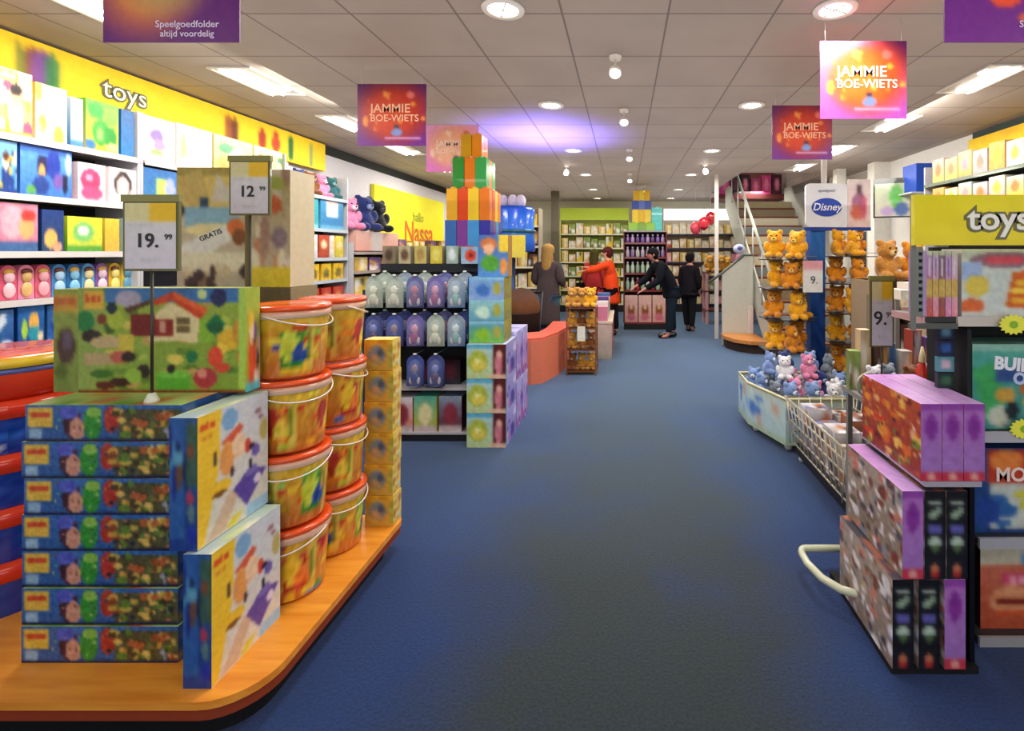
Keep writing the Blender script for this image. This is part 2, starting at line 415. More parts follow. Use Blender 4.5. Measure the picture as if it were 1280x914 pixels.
# farm scene box
c = Cv(110, 62, '#94a83c', '#7c9a34').blobs(77, 60, ['#a8b848', '#6a8a2c', '#c8c050', '#b89a50', '#587a28'], .02, .05)
c.rect(.16, 0, .96, .13, '#3f74a8').ell(.3, .1, .08, .08, '#a8a0b0').ell(.74, .06, .03, .05, '#c8d890').ell(.84, .09, .05, .09, '#283058')
c.rect(.0, 0, .15, 1, '#8aa048').rect(.03, .02, .15, .2, '#d8a838').letters(.045, .06, .135, .13, '#c8501c', 2, 5)
c.poly([(.42, .3), (.55, .13), (.73, .28), (.71, .52), (.42, .5)], '#dccb94')
c.poly([(.27, .2), (.46, .09), (.47, .13), (.3, .24)], '#54381c')
c.poly([(.44, .12), (.57, .03), (.78, .2), (.73, .3), (.56, .12), (.46, .17)], '#c8431c').poly([(.57, .03), (.78, .2), (.76, .25), (.57, .09)], '#e2622c')
c.rect(.31, .25, .46, .46, '#701c14').rect(.46, .3, .57, .46, '#8a2418').rect(.49, .32, .52, .42, '#c89078').rect(.585, .29, .67, .43, '#6e5c34')
c.rect(.61, .29, .615, .43, '#c8b070').rect(.64, .29, .645, .43, '#c8b070').rect(.585, .35, .67, .36, '#c8b070')
c.rect(.72, .3, .8, .52, '#86b430').poly([(.82, .24), (.88, .35), (.82, .46), (.76, .36)], '#1c7040').ell(.82, .38, .05, .05, '#1c5a34')
c.ell(.9, .5, .07, .1, '#dcae2c').ell(.97, .42, .05, .12, '#c89030').ell(.86, .58, .04, .05, '#e6c840').ell(.98, .66, .03, .1, '#d86a30')
c.ell(.82, .66, .045, .1, '#d84a2c').ell(.86, .76, .05, .05, '#cf4830').ell(.76, .86, .07, .1, '#a83438').ell(.74, .82, .03, .05, '#d88878')
c.rect(.47, .83, .67, .97, '#58a82c').ell(.57, .83, .1, .04, '#78c040').ell(.68, .66, .035, .06, '#1d7240').ell(.58, .68, .05, .05, '#d8c858').ell(.555, .77, .025, .04, '#221c14')
c.ell(.04, .32, .055, .1, '#1f7a3a').ell(.08, .46, .06, .06, '#2c2014').ell(.14, .3, .03, .05, '#7a3c1c').ell(.19, .38, .03, .07, '#3c5a20').ell(.22, .3, .05, .1, '#a8b83a')
c.ell(.17, .52, .1, .06, '#c0a878').rect(.03, .62, .22, .74, '#b49c6c').rect(.24, .44, .33, .7, '#c8b440').ell(.25, .66, .06, .06, '#b85a48').ell(.3, .66, .04, .05, '#281810')
c.ell(.14, .82, .07, .04, '#3c6a1c').ell(.25, .9, .07, .04, '#38180c').ell(.16, .93, .06, .04, '#581c10').ell(.39, .8, .04, .07, '#281c10').ell(.33, .84, .05, .07, '#8cb43c')
c.ell(.2, .19, .03, .06, '#142838').rect(0, .97, 1, 1, '#7a3814').rect(.96, 0, 1, .98, '#a8c850')
c.noise(5, .1)
tag(pbox('farm_toy_box', .60, .07, .375, '#88a038', front=c, top=Cv(6, 3, '#9aa84a'), right=toyart(4, '#98b040', '#c8b040', BRI, 8, 14)),
    'large green toy box showing a barn with a red roof, standing on the box stack', 'toy box').location = (-1.66, 1.785, ZT)
c = Cv(12, 30, '#8a9c44', '#788838').rect(0, .05, 1, .22, '#c89a34').rect(0, .1, .9, .15, '#b85c28').ell(.5, .55, .36, .17, '#4c3428').ell(.55, .5, .2, .1, '#6a5a68').ell(.3, .8, .3, .08, '#5a6a20').noise(3, .12)
tag(pbox('farm_toy_box', .09, .07, .37, '#7a9038', front=c), 'narrow olive green toy box with a dark horse picture left of the barn box', 'toy box').location = (-2.012, 1.792, ZT)
# two tall upright boxes at the platform corner
c = Cv(14, 38, '#30568c', '#1c3c84').rect(.0, .0, .55, .9, '#2c5a9c').blobs(5, 10, ['#1c2c50', '#4a90b0', '#6a4a38', '#203080'], .06, .16, (0, .1, 1, .5))
c.rect(.58, .05, 1, .5, '#3a5a4c').ell(.75, .25, .12, .05, '#7a4a30').ell(.72, .6, .14, .05, '#b03a50').ell(.78, .72, .14, .07, '#5a7a78').ell(.8, .88, .15, .07, '#2030a0').ell(.3, .3, .2, .06, '#5a9ab8').noise(5, .1)
d = Cv(48, 64, '#c8ccd4', '#d6d0c0').poly([(0, 0), (.3, 0), (.26, .5), (.08, 1), (0, 1)], '#e8be2c').letters(.04, .05, .24, .11, '#d0481c', 3, 5).letters(.06, .15, .2, .19, '#d88a2c', 8, 4)
d.ell(.42, .11, .11, .09, '#7aa4cc').poly([(.3, .27), (.56, .18), (.62, .22), (.36, .36)], '#d0583c').ell(.38, .42, .1, .14, '#de9850').ell(.55, .36, .1, .1, '#e8c4a0').ell(.22, .38, .03, .06, '#4a3020')
d.ell(.68, .4, .05, .06, '#c84438').ell(.74, .42, .04, .03, '#201418').ell(.3, .62, .14, .05, '#e4b828').ell(.28, .67, .1, .02, '#7a4a14').ell(.45, .55, .03, .04, '#3c2830')
d.poly([(.1, 1), (.42, .68), (.56, .74), (.34, 1)], '#cdb096').poly([(.46, .7), (.7, .6), (.98, .67), (.66, .9)], '#59419a').poly([(.6, .62), (.8, .58), (.84, .66), (.66, .66)], '#7468b4').ell(.83, .72, .06, .04, '#e0d4e8').ell(.72, .56, .03, .04, '#18101c').ell(.8, .47, .07, .05, '#6858a8')
d.ell(.84, .14, .05, .03, '#9a7078').ell(.88, .2, .04, .02, '#9a7078').ell(.93, .32, .06, .1, '#b8a860').rect(.66, .9, 1, 1, '#9cc0dc').poly([(.44, .92), (.6, .92), (.5, 1), (.36, 1)], '#d8c838').noise(9, .09)
tp = Cv(8, 12, '#b8ccb8', '#a4b8c0').blobs(2, 6, ['#e8e8c8', '#78b0d0', '#c8d890'], .08, .2)
ub = tag(pbox('play_set_box', .088, .3, .415, '#2c5490', front=c, right=d, top=tp, left=Cv(2, 2, '#3a6aa0')), None, 'toy box')
for k, (x, y) in enumerate(((-1.318, 1.655), (-1.373, 1.668))):
    use(ub, (x, y, PT + k * .417), 0, '%s tall upright box, blue spine and yellow-striped picture side facing the aisle' % ('lower', 'upper')[k], 'tall upright boxes at the platform corner')
# buckets with orange lids
def bucket(seed, pal, panel):
    t = tag(empty('toy_bucket'), None, 'bucket')
    cv = Cv(60, 12, '#d8b030', '#c8702c')
    cv.blobs(seed, 34, pal, .02, .07).blobs(seed + 1, 16, ['#e8d040', '#f0c030'], .015, .05)
    for s in (0, .25, .5, .75):
        cv.rect(s + .06, .2, s + .16, .85, panel[0]).ell(s + .1, .5, .04, .22, panel[1]).ell(s + .14, .65, .03, .16, panel[2]).rect(s + .17, .06, s + .21, .95, '#dcb848').rect(s + .18, .2, s + .195, .8, '#7a8a2c')
    cv.noise(seed, .14)
    MB().lathe([(0, .003), (.112, .003), (.115, .01)] , 40, '#c8602c').lathe([(.115 + .017 * j / 10, .01 + .235 * j / 10) for j in range(11)], 60, cv=cv).build('tub', 'gloss', t)
    MB().lathe([(.132, .235), (.139, .237), (.139, .262), (.131, .264)], 40, cols=['#d8c0b0', '#e6cdb8', '#d89878', '#d86a3c']).build('rim', 'gloss', t)
    MB().lathe([(.128, .262), (.141, .264), (.141, .278), (.13, .285), (.12, .2815), (0, .2815)], 40, '#e5521c').build('lid', 'gloss', t)
    h = MB(); h.tube([(.143 * math.cos(a), -.143 * math.sin(a), .25 - .05 * math.sin(a)) for a in [PI * i / 20 for i in range(21)]], .003, '#f2e8e0', 6); h.build('handle', 'gloss', t)
    return t
bk = [bucket(21, ['#d83c1c', '#e87820', '#4f9a30', '#c82c28', '#386aa8', '#e8a020'], ('#b8322a', '#e8c030', '#e8762c')),
      bucket(33, ['#2f8a2c', '#e87820', '#84b83a', '#d84828', '#2c4c9c', '#e8c030'], ('#3c8a2c', '#c8d040', '#2c4c98')),
      bucket(47, ['#e8a020', '#d8382c', '#e87820', '#d0501c', '#b8c83c', '#6a3a28'], ('#e89028', '#b83824', '#f0cc40'))]
for s, (x, y, nm) in enumerate(((-1.342, 1.966, 'front'), (-1.345, 2.25, 'back'))):
    for k in range(4):
        use(bk[(k + s + (k == 3)) % 3], (x, y, PT + k * .2865), .5 * k + s, 'clear toy bucket with orange lid, %s in the %s bucket column' % (top_ord(k, 4), nm), 'orange-lidded toy buckets on the platform')
# yellow small boxes tower
c = Cv(12, 14, '#dcae38', '#d0a040').ell(.45, .5, .3, .3, '#7a8a98').ell(.4, .62, .16, .18, '#c8986a').ell(.55, .42, .12, .14, '#3a4a6a').rect(0, 0, 1, .14, '#f0c834').letters(.1, .03, .9, .12, '#c8701c', 4, 5).rect(.85, .2, 1, .9, '#a8b048').noise(3, .15)
d = Cv(16, 14, '#e4c45c', '#d8b850')
for i in range(6): d.poly([(0, .1 + i * .16), (1, .0 + i * .16), (1, .06 + i * .16), (0, .17 + i * .16)], '#c08a30' if i % 2 else '#eedc90')
d.blobs(6, 5, ['#a8c8c0', '#b87838', '#e8e0a8'], .08, .16).noise(2, .12)
yb = tag(pbox('figure_box', .14, .085, .1515, '#dcae38', front=c, right=d, top='#e8c048', left='#caa040'), None, 'toy box')
for k in range(6):
    use(yb, (-1.203 - .004 * (k % 2), 2.436, PT + k * .1535), 0, 'small yellow picture box, %s of the tower beside the back bucket column' % top_ord(k, 6), 'small yellow boxes in a tower at the platform end', sc=(1, 1, 1))
# round tubs at the left edge
def rtub():
    t = tag(empty('round_tub'), None, 'tub')
    cv = Cv(48, 8, '#2448a8', '#1c3890').blobs(4, 20, ['#3c70d0', '#d8e0f0', '#182c70'], .015, .06).noise(2, .1)
    MB().lathe([(0, 0), (.2, 0)], 40, '#1c3890').lathe([(.2 + .015 * j / 6, .135 * j / 6) for j in range(7)], 48, cv=cv).build('bucket_body', 'gloss', t)
    MB().lathe([(.22, .133), (.232, .137), (.238, .175), (.225, .198), (.0, .198)], 48, cols=['#a81c10', '#d8301c', '#e2381c', '#e24020', '#c83018']).build('lid', 'gloss', t)
    return t
rt = rtub()
TX, TY = -2.44, 1.93
for k in range(4):
    use(rt, (TX, TY, PT + k * .2), .3 * k, 'round blue red-lidded tub, %s of four at the left edge' % top_ord(k, 4), 'round blue tubs with red lids')
t = tag(empty('round_basin', (TX, TY, PT + .8)), 'round red basin with yellow rim on top of the blue tubs at the left edge', 'basin')
MB().lathe([(0, .0), (.2, .0), (.228, .03), (.238, .1)], 48, cols=['#b82818', '#c82c18', '#e2381c', '#ea4a26']).build('bowl', 'gloss', t)
MB().lathe([(.236, .1), (.243, .105), (.243, .117), (.23, .12)], 48, '#5a6ab0').build('seal', 'gloss', t)
MB().lathe([(.23, .12), (.25, .124), (.247, .15), (.225, .165), (.0, .165)], 48, cols=['#d8a820', '#f0c830', '#f4d038', '#d84820', '#b82c18']).build('lid', 'gloss', t)
# packages behind
c = Cv(30, 20, '#8a7a58').rect(0, 0, 1, .1, '#6a5a40').noise(3, .1)
cart = tag(pbox('carton', .25, .2, .59, '#8a7a58', front=c), None, 'carton')
for i in range(2):
    for k in range(2):
        use(cart, (-1.955 + i * .27, 2.38, PT + k * .592), 0, 'plain brown carton behind the stacks, %s, %s' % (('lower', 'upper')[k], ('left', 'right')[i]), 'brown cartons behind the toy stacks')
c = Cv(40, 50, '#cdbf94', '#b8ae96').rect(0, .0, 1, .1, '#a89848').rect(0, .08, 1, .35, '#d8c060').poly([(.0, .1), (.35, .0), (.5, .3), (.2, .35)], '#c8b060').poly([(.6, .05), (.9, .3), (.5, .3)], '#cfc8b0')
c.rect(.35, .26, .46, .34, '#28405a').rect(.12, .34, .9, .5, '#88b4c4').ell(.5, .52, .4, .05, '#e8dc98').poly([(.0, .66), (.7, .48), (1, .52), (.6, .68), (.0, .85)], '#dfe0d4').ell(.86, .5, .13, .07, '#d87028').ell(.92, .58, .1, .07, '#7a4a18')
c.ell(.05, .36, .06, .05, '#3a2c24').rect(.1, .72, 1, .86, '#dcd8b4').blobs(8, 12, ['#40302c', '#8a6a50', '#302830', '#c8b890'], .04, .09, (.05, .86, 1, .98)).noise(5, .1)
o = tag(pbox('play_set_box', .32, .18, .565, '#a8a078', front=c, right='#b8b088', top='#c8c0a0'), 'large beige play-set box with a boat picture and white banner behind the price sign', 'toy box')
o.location = (px(268, 2.32), 2.39, PT + 1.184); bx = o
text('GRATIS', .034, '#30342c', bx, (.0, -.0915, .245), (PI / 2, -math.radians(22), 0))
c = Cv(20, 44, '#c8bc84', '#b0a490').blobs(3, 16, ['#a88a70', '#d8d0c0', '#8a7a80', '#c88a60', '#e0d8b8'], .08, .2).rect(0, .82, 1, 1, '#e0c830').ell(.5, .3, .3, .08, '#d8682c').ell(.5, .12, .4, .06, '#a8b848').noise(6, .12)
o = tag(pbox('play_set_box', .185, .18, .555, '#b0a888', front=c, right='#c8bc9c'), 'tall beige and yellow toy box right of the boat play-set box', 'toy box'); o.location = (px(342, 2.32), 2.39, PT + 1.184)

# price signs
def price_sign(loc, z0, zc0, zc1, w, big, small, label, polec='#3c3a30', wide=.5):
    t = tag(empty('price_sign', loc), label, 'price sign')
    MB().lathe([(0, 0), (.022, 0), (.02, .008), (.01, .03), (0, .032)], 16, '#d8dcc8').build('base', 'gloss', t)
    MB().tube([(0, 0, .02), (0, 0, zc0 - z0)], .0045, polec).build('pole', 'metal', t)
    h = zc1 - zc0; b = zc0 - z0
    f = MB(); f.box(-w / 2 - .008, w / 2 + .008, -.004, .006, b - .008, b + h + .008, '#6a6a40')
    f.box(-w / 2 - .012, w / 2 + .012, -.008, .008, b + h + .004, b + h + .028, '#8c8a50'); f.build('frame', 'gloss', t)
    cv = Cv(24, 30, '#d8d8d4', '#d4ced8').rect(.0, .0, .52, .27, '#dcd49c').rect(.5, .0, 1, .27, '#ecc02c').letters(.05, .32, .6, .35, '#b8b8b8', 3, 8).letters(.1, .86, .7, .88, '#b0b0b0', 4, 9).noise(2, .03)
    cd = MB().grid((-w / 2, -.006, b + h), (w, 0, 0), (0, 0, -h), cv).build('price_card', 'card', t)
    text(big, h * .3, '#34343c', cd, (-.01, -.008, b + h * .42), name='price_figures', bold=.001)
    text(small, h * .12, '#34343c', cd, (w * .36, -.008, b + h * .48), name='price_figures')
    return t
price_sign((px(190, 1.64), 1.64, ZT), ZT, pz(336, 1.64), pz(254, 1.64), .172, '19.', '99', 'white and yellow price card reading 19 on a thin pole before the barn box')
price_sign((px(313, 2.07), 2.07, PT), PT, pz(267, 2.07), pz(203, 2.07), .158, '12', '99', 'white and yellow price card reading 12 on a tall thin pole')

# ================================================================== LEFT WALL SHELVING
def shelf_unit(name, label, side, ya, yb_, zs, xf, xb, htop, lip='#d8d2ce', back='#20222c', board='#b8b4b4', posts=True, group=None, bc='#16161c'):
    """wall unit; side=+1 opens towards +X; shelves run along Y"""
    t = tag(empty(name, ((xf + xb) / 2, (ya + yb_) / 2, 0)), label, 'shelving', group); L = (yb_ - ya) / 2; d = (xf - xb) / 2
    a, b = sorted((-d, -d + side * .02)); MB().box(a, b, -L, L, 0, htop, back).build('back_panel', 'matte', t)
    for z in zs:
        a, b = sorted((-d + side * .021, d)); m = MB().box(a, b, -L + .012, L - .012, z - .02, z, board)
        m.build('shelf', 'metal', t)
        a, b = sorted((d, d + side * .006)); MB().box(a, b, -L + .012, L - .012, z - .034, z + .004, lip).build('price_rail', 'gloss', t)
    if posts:
        for s in (-1, 1): 
            a, b = sorted((-d + side * .02, d - side * .01)); MB().box(a, b, s * L - .01, s * L + .01, 0, htop, '#c8c8cc').build('side_frame', 'metal', t)
    return t
XF, XB = -3.45, -3.78
AZ = [.12, .4, .67, .95, 1.222, 1.5, 1.83, 2.163]
shelf_unit('shelving_unit', 'white-edged shelving with eight shelves at the near end of the left wall', 1, 2.2, 3.475, AZ, XF, XB, 2.5, group=None)
shelf_unit('shelving_unit', 'white-edged shelving in the middle of the left wall behind the price signs', 1, 3.497, 4.98, AZ, XF, XB, 2.5)
CZ = [.12, .45, .8, 1.17, 1.43, 1.765, 2.14]
shelf_unit('shelving_unit', 'pale framed shelving with teal boxes at the far end of the yellow header', 1, 5.01, 6.1, CZ, XF, XB, 2.42, lip='#b8c4c8')

def wallrow(z, items, where, x=XF, sgn=-1, cat='toy box', group=None, dd=.24):
    """items: (px0, px1, h, art, description)"""
    rz = PI / 2 if sgn < 0 else -PI / 2
    for it in items:
        p0, p1, h, art, desc = it[:5]
        ya, yb_ = sorted((wy(p0, x), wy(p1, x))); W = yb_ - ya - .012
        o = pbox('toy_box', W, dd, h, art.a[0, 0] * .8, front=art, left=Cv(4, 8, art.a[2, 1], art.a[-3, -2]), right=Cv(4, 8, art.a[2, -2], art.a[-3, 1]), top=Cv(2, 2, art.a[1, 1]))
        o.location = (x + sgn * (dd / 2 + .015), (ya + yb_) / 2, z + .001); o.rotation_euler.z = rz
        tag(o, (desc + ' ' + where).strip(), cat, group)
G = 'boxed toys on the left wall shelves'
PK = ['#e87aa0', '#f0a0b8', '#d84a70', '#f8d8d8', '#e8b070']
BL = ['#2c60b8', '#183c88', '#60a8d8', '#d8e8f4', '#e8c030']
WH = ['#f0e8e0', '#d8a0c0', '#8060a0', '#f0e0a0', '#a8c8b0']
YG = ['#e8c830', '#88b030', '#f0e080', '#d87830', '#40803c']
# top shelf 2.163
a1 = toyart(5, '#e8c8b8', '#e8a850', PK + ['#f8f0e0', '#e8b840'], 26, 18, '#e8c040'); a2 = Cv(22, 20, '#f4ecec', '#e8e4b0').blobs(3, 9, ['#c8d0e0', '#e0e8b8', '#f8f4f8', '#e8c840', '#b8d098'], .08, .2).noise(2, .06)
a3 = Cv(14, 18, '#c8d8e4', '#b0d0e8').ell(.5, .2, .3, .1, '#d8c0c8').rect(0, .85, 1, 1, '#4080c0').noise(3, .08)
a4 = Cv(24, 22, '#6cc430', '#e8c028').ell(.3, .2, .24, .16, '#2ca02c').ell(.75, .3, .2, .14, '#78d038').ell(.45, .62, .26, .26, '#309828').ell(.42, .66, .12, .14, '#88d858').ell(.75, .68, .2, .2, '#249024').ell(.85, .9, .25, .1, '#d8b880').ell(.1, .9, .2, .1, '#2c70b0').noise(3, .12)
a5 = Cv(8, 22, '#1c5c98', '#2878b8').noise(3, .1)
a6 = Cv(22, 22, '#f4ece8', '#f0ecc8').ell(.4, .4, .22, .15, '#8a70b0').ell(.5, .6, .2, .12, '#b890b8').ell(.4, .78, .2, .08, '#98b070').noise(2, .06)
a7 = Cv(22, 22, '#f4e8e4', '#f0e0d8').ell(.4, .6, .16, .3, '#e0a8b0').ell(.15, .5, .1, .3, '#b0b880').noise(5, .07)
a8 = Cv(24, 22, '#e8d890', '#e0cc70').ell(.3, .3, .2, .14, '#409858').ell(.6, .5, .25, .2, '#f0f0d8').ell(.3, .7, .24, .2, '#d8a848').noise(4, .12)
a9 = toyart(9, '#d8dca0', '#e0c860', YG + WH, 20, 20)
wallrow(2.163, [(-70, -6, .34, toyart(2, '#e8c0c0', '#e89a80', PK, 16, 16), 'pink toy box, nearest on the top shelf'), (-3, 45, .37, a1, 'pink and gold doll box'), (46, 88, .34, a2, 'white doll box with pale green side'), (90, 108, .31, a3, 'narrow pale blue box')], 'at the near end of the left wall', group=G)
wallrow(2.163, [(109, 152, .33, a4, 'bright green and yellow toy box'), (153, 171, .325, a5, 'narrow dark blue box beside the green one')], 'on the top left-wall shelf', group=G)
wallrow(2.163, [(181, 222, .33, a6, 'white box with purple picture'), (223, 268, .34, a7, 'white box with pink figure'), (269, 318, .34, a8, 'cream box with green and gold shapes'), (319, 355, .34, a9, 'yellow-green box at the far end')], 'on the top left-wall shelf', group=G)
# 1.83
b1 = Cv(40, 18, '#5a9ad8', '#3c78c8').rect(0, 0, 1, .14, '#2c5cb0').ell(.42, .38, .12, .2, '#1c1c48').ell(.4, .5, .07, .14, '#e0a860').ell(.62, .35, .14, .3, '#1c38a0').ell(.38, .8, .16, .2, '#20408c').ell(.72, .68, .1, .16, '#7858a8').ell(.86, .7, .06, .2, '#181838').ell(.2, .9, .1, .1, '#60a850').ell(.93, .3, .06, .24, '#b8d8f0').noise(4, .1)
b2 = Cv(22, 18, '#ecd8dc', '#f0c8d0').ell(.45, .45, .36, .3, '#e03c6c').ell(.4, .4, .14, .1, '#f89cb8').ell(.5, .8, .4, .18, '#d85080').noise(3, .1)
b3 = Cv(20, 18, '#ece0dc', '#f0e8e8').ell(.5, .45, .32, .36, '#2c2428').ell(.5, .52, .24, .3, '#f0d0c8').ell(.5, .9, .3, .14, '#f4f4f4').noise(3, .08)
b4 = Cv(20, 18, '#2c6cb0', '#4088b8').rect(.4, .25, .65, .9, '#c0e060').ell(.8, .5, .16, .3, '#a8b0e8').noise(2, .1)
wallrow(1.834, [(-70, -6, .26, toyart(12, '#3c78c8', '#3c78c8', BL, 16, 14), 'dark blue toy box, nearest on the second shelf'), (-2, 26, .29, toyart(13, '#78b0e0', '#60a0d8', BL, 12, 14), 'narrow light blue toy box'), (27, 94, .295, b1, 'long blue box with dark-haired figure'), (99, 136, .24, b2, 'pink box with large pink flower'), (138, 174, .24, b3, 'white box with black-haired doll face')], 'on the second left-wall shelf', group=G)
wallrow(1.834, [(181, 224, .28, b4, 'blue box with green bottle picture'), (226, 290, .28, toyart(6, '#c8a838', '#5a90b0', YG, 24, 16), 'gold and blue toy box'), (292, 355, .28, toyart(17, '#c8c070', '#b0a060', YG + WH, 24, 16), 'olive yellow box near the far end')], 'on the second left-wall shelf', group=G)
# 1.5
c1 = Cv(24, 18, '#e090a8', '#c87890').ell(.35, .4, .3, .36, '#ecaab8').ell(.7, .5, .2, .24, '#e8b070').ell(.75, .25, .2, .12, '#c03830').rect(0, .8, 1, 1, '#3c6498').noise(3, .12)
c2 = Cv(22, 16, '#1c3c80', '#28406c').ell(.4, .7, .3, .24, '#e8b860').ell(.7, .9, .25, .12, '#e0a080').noise(3, .1)
c3 = Cv(26, 16, '#d8dc38', '#c8d048').ell(.45, .45, .3, .28, '#78c068').ell(.45, .4, .16, .14, '#f0f4e0').rect(0, .85, 1, 1, '#58a038').noise(3, .1)
c4 = Cv(12, 16, '#e8c038', '#d8b048').noise(6, .1)
wallrow(1.504, [(-60, -4, .25, toyart(22, '#d87890', '#c05070', PK, 16, 12), 'rose toy box, nearest on the third shelf'), (0, 52, .275, c1, 'pink box with large pink figure'), (54, 84, .25, c2, 'navy box with orange character'), (86, 132, .22, c3, 'yellow box with green badge'), (133, 153, .22, c4, 'plain golden box')], 'on the third left-wall shelf', group=G)
wallrow(1.504, [(156, 173, .23, toyart(25, '#90a8c0', '#b0b890', BL, 8, 12), 'grey-blue box, last before the frame'), (182, 232, .25, toyart(23, '#7aa0b8', '#a8b890', YG, 16, 12), 'blue-grey box'), (234, 300, .25, toyart(24, '#b8a070', '#a89060', YG, 16, 12), 'tan box'), (302, 355, .25, toyart(26, '#a8b890', '#c8b880', WH, 16, 12), 'sage green box')], 'on the third left-wall shelf', group=G)
# 1.222 : row of small round-topped dolls packs
def pack():
    t = tag(empty('doll_pack'), None, 'toy pack'); return t
for i in range(11):
    pal = [('#e87a98', '#f0b0c0'), ('#f090a0', '#e8a860'), ('#d85878', '#f0c0c8'), ('#e888a8', '#d8b070'), ('#d8607c', '#f0a8b0'), ('#4888c0', '#a8d0e8'), ('#3070a8', '#80c0e0'), ('#58a0d0', '#e8d8a0'), ('#8858a0', '#e8c8d8'), ('#d8b030', '#f0e080'), ('#e0c040', '#60a0c0')][i]
    W = .082; H = .2
    t = tag(empty('doll_pack', (XF - .1, 2.62 + i * .083, 1.224), PI / 2), '%s doll pack, %s from the near end of the fourth left-wall shelf' % (['pink', 'peach', 'rose', 'pink', 'rose', 'blue', 'blue', 'sky blue', 'purple', 'yellow', 'yellow'][i], ORD[i]), 'toy pack', 'round-topped doll packs on the left wall')
    pts = [(-W / 2 + .002, 0), (W / 2 - .002, 0)] + [((W / 2 - .002) * math.cos(a), H * .75 + H * .25 * math.sin(a)) for a in [PI * k / 10 for k in range(11)]]
    m = MB(); cc = hx(pal[0])
    V = [(x, .03, z) for x, z in pts] + [(x, -.03, z) for x, z in pts]; n = len(pts)
    m.add(V, [(k, (k + 1) % n, n + (k + 1) % n, n + k) for k in range(n)] + [tuple(range(n, 2 * n)), tuple(reversed(range(n)))], cc); m.build('card_back', 'card', t)
    MB().ball((0, -.035, .13), (.026, .014, .035), pal[1]).ball((0, -.033, .16), (.028, .012, .02), '#6a3420' if i % 2 else '#e0b048').ball((0, -.035, .055), (.03, .012, .045), pal[1]).build('doll', 'gloss', t)
# .95
e1 = Cv(36, 14, '#2468b0', '#184c90').ell(.6, .45, .2, .3, '#e8b050').ell(.6, .7, .22, .2, '#2c98a8').ell(.25, .6, .12, .25, '#a8d048').ell(.85, .8, .12, .14, '#e8d0a8').noise(3, .12)
wallrow(.954, [(-40, 22, .22, toyart(31, '#3868a8', '#285898', BL, 16, 12), 'blue toy box with pale figure, nearest'), (24, 60, .23, e1, 'blue box with orange and teal fish'), (61, 100, .22, toyart(32, '#2c60a0', '#306090', BL, 12, 12), 'dark blue box with yellow spots')], 'on the fifth left-wall shelf', group=G)
wallrow(.674, [(-40, 20, .2, toyart(34, '#b83c30', '#902c28', BRI, 12, 10), 'dark red toy box')], 'on the sixth left-wall shelf', group=G)
# bay C
t1 = Cv(22, 20, '#2c98a0', '#38a0b0').rect(.3, .15, .62, .8, '#ecf4f0').ell(.48, .3, .14, .14, '#d8e070').rect(.0, .86, 1, 1, '#78c8d8').noise(2, .08)
t2 = Cv(22, 20, '#3088b0', '#2c78b0').rect(.25, .1, .75, .6, '#e8f0f4').ell(.5, .1, .3, .1, '#f0b8b0').rect(0, .86, 1, 1, '#60a8c8').noise(4, .08)
wallrow(1.767, [(372, 400, .34, t1, 'teal box with white bottle picture'), (402, 431, .34, t2, 'blue-teal box with white panel')], 'on the upper shelf of the pale framed shelving', group=G)
for i, (p0, p1, cA, nm) in enumerate([(373, 386, '#d8c860', 'yellow'), (387, 399, '#e8e0e0', 'white'), (400, 413, '#c04c30', 'brick red'), (414, 420, '#e8e0d0', 'cream'), (421, 431, '#e0cc40', 'lemon')]):
    wallrow(1.434, [(p0, p1, .26, Cv(8, 14, cA, hx(cA) * .85).ell(.5, .4, .3, .2, '#e8d0a0').noise(i, .2), nm + ' toy box')], 'on the middle shelf below the teal boxes', group=G)
for i in range(4):
    wallrow(1.172, [(373 + i * 15, 386 + i * 15, .19, Cv(10, 10, '#e0b820', '#d0b040').ell(.5, .6, .3, .3, '#7a6a30').noise(i, .25), 'yellow play pack, %s from left,' % ORD[i])], 'on the shelf under the brick red box', group=G)
    wallrow(.804, [(373 + i * 15, 386 + i * 15, .28, Cv(10, 10, '#c04030', '#b03828').ell(.5, .5, .3, .3, '#e0a060').noise(i, .2), 'red toy box, %s from left,' % ORD[i])], 'on the low shelf under the yellow packs', group=G)
# plush and boxes above the teal boxes
# header board, yellow, with painted blobs
c = Cv(150, 14, '#f2c81c', '#f6dc30')
for u, cc, r in ((.1, '#7a2c18', .012), (.235, '#8a4c38', .014), (.245, '#7a4a90', .016), (.26, '#3c7a48', .01), (.215, '#7a8030', .008), (.62, '#a05828', .012), (.64, '#6a3a20', .01), (.73, '#a83820', .012), (.78, '#c04828', .014), (.84, '#2c6a3c', .012), (.93, '#88a070', .01)):
    c.ell(u, .55, r, .42, cc)
c.noise(7, .06)
hb = tag(empty('header_board', (-3.73, 4.1, 2.5)), 'long yellow painted header board running above the left wall shelving', 'header board')
m = MB(); m.grid((.02, -1.95, .33), (0, 3.9, 0), (0, 0, -.33), c); m.box(-.04, .018, -1.95, 1.95, 0, .33, '#e8c020'); m.build('board', 'matte', hb)
for yy, cc in ((-.75, '#e8dca0'),):
    text('toys', .19, '#6a6a50', hb, (.026, -.48, .17), (PI / 2, 0, PI / 2), bold=.012); text('toys', .19, '#f0ecd8', hb, (.03, -.48, .17), (PI / 2, 0, PI / 2))

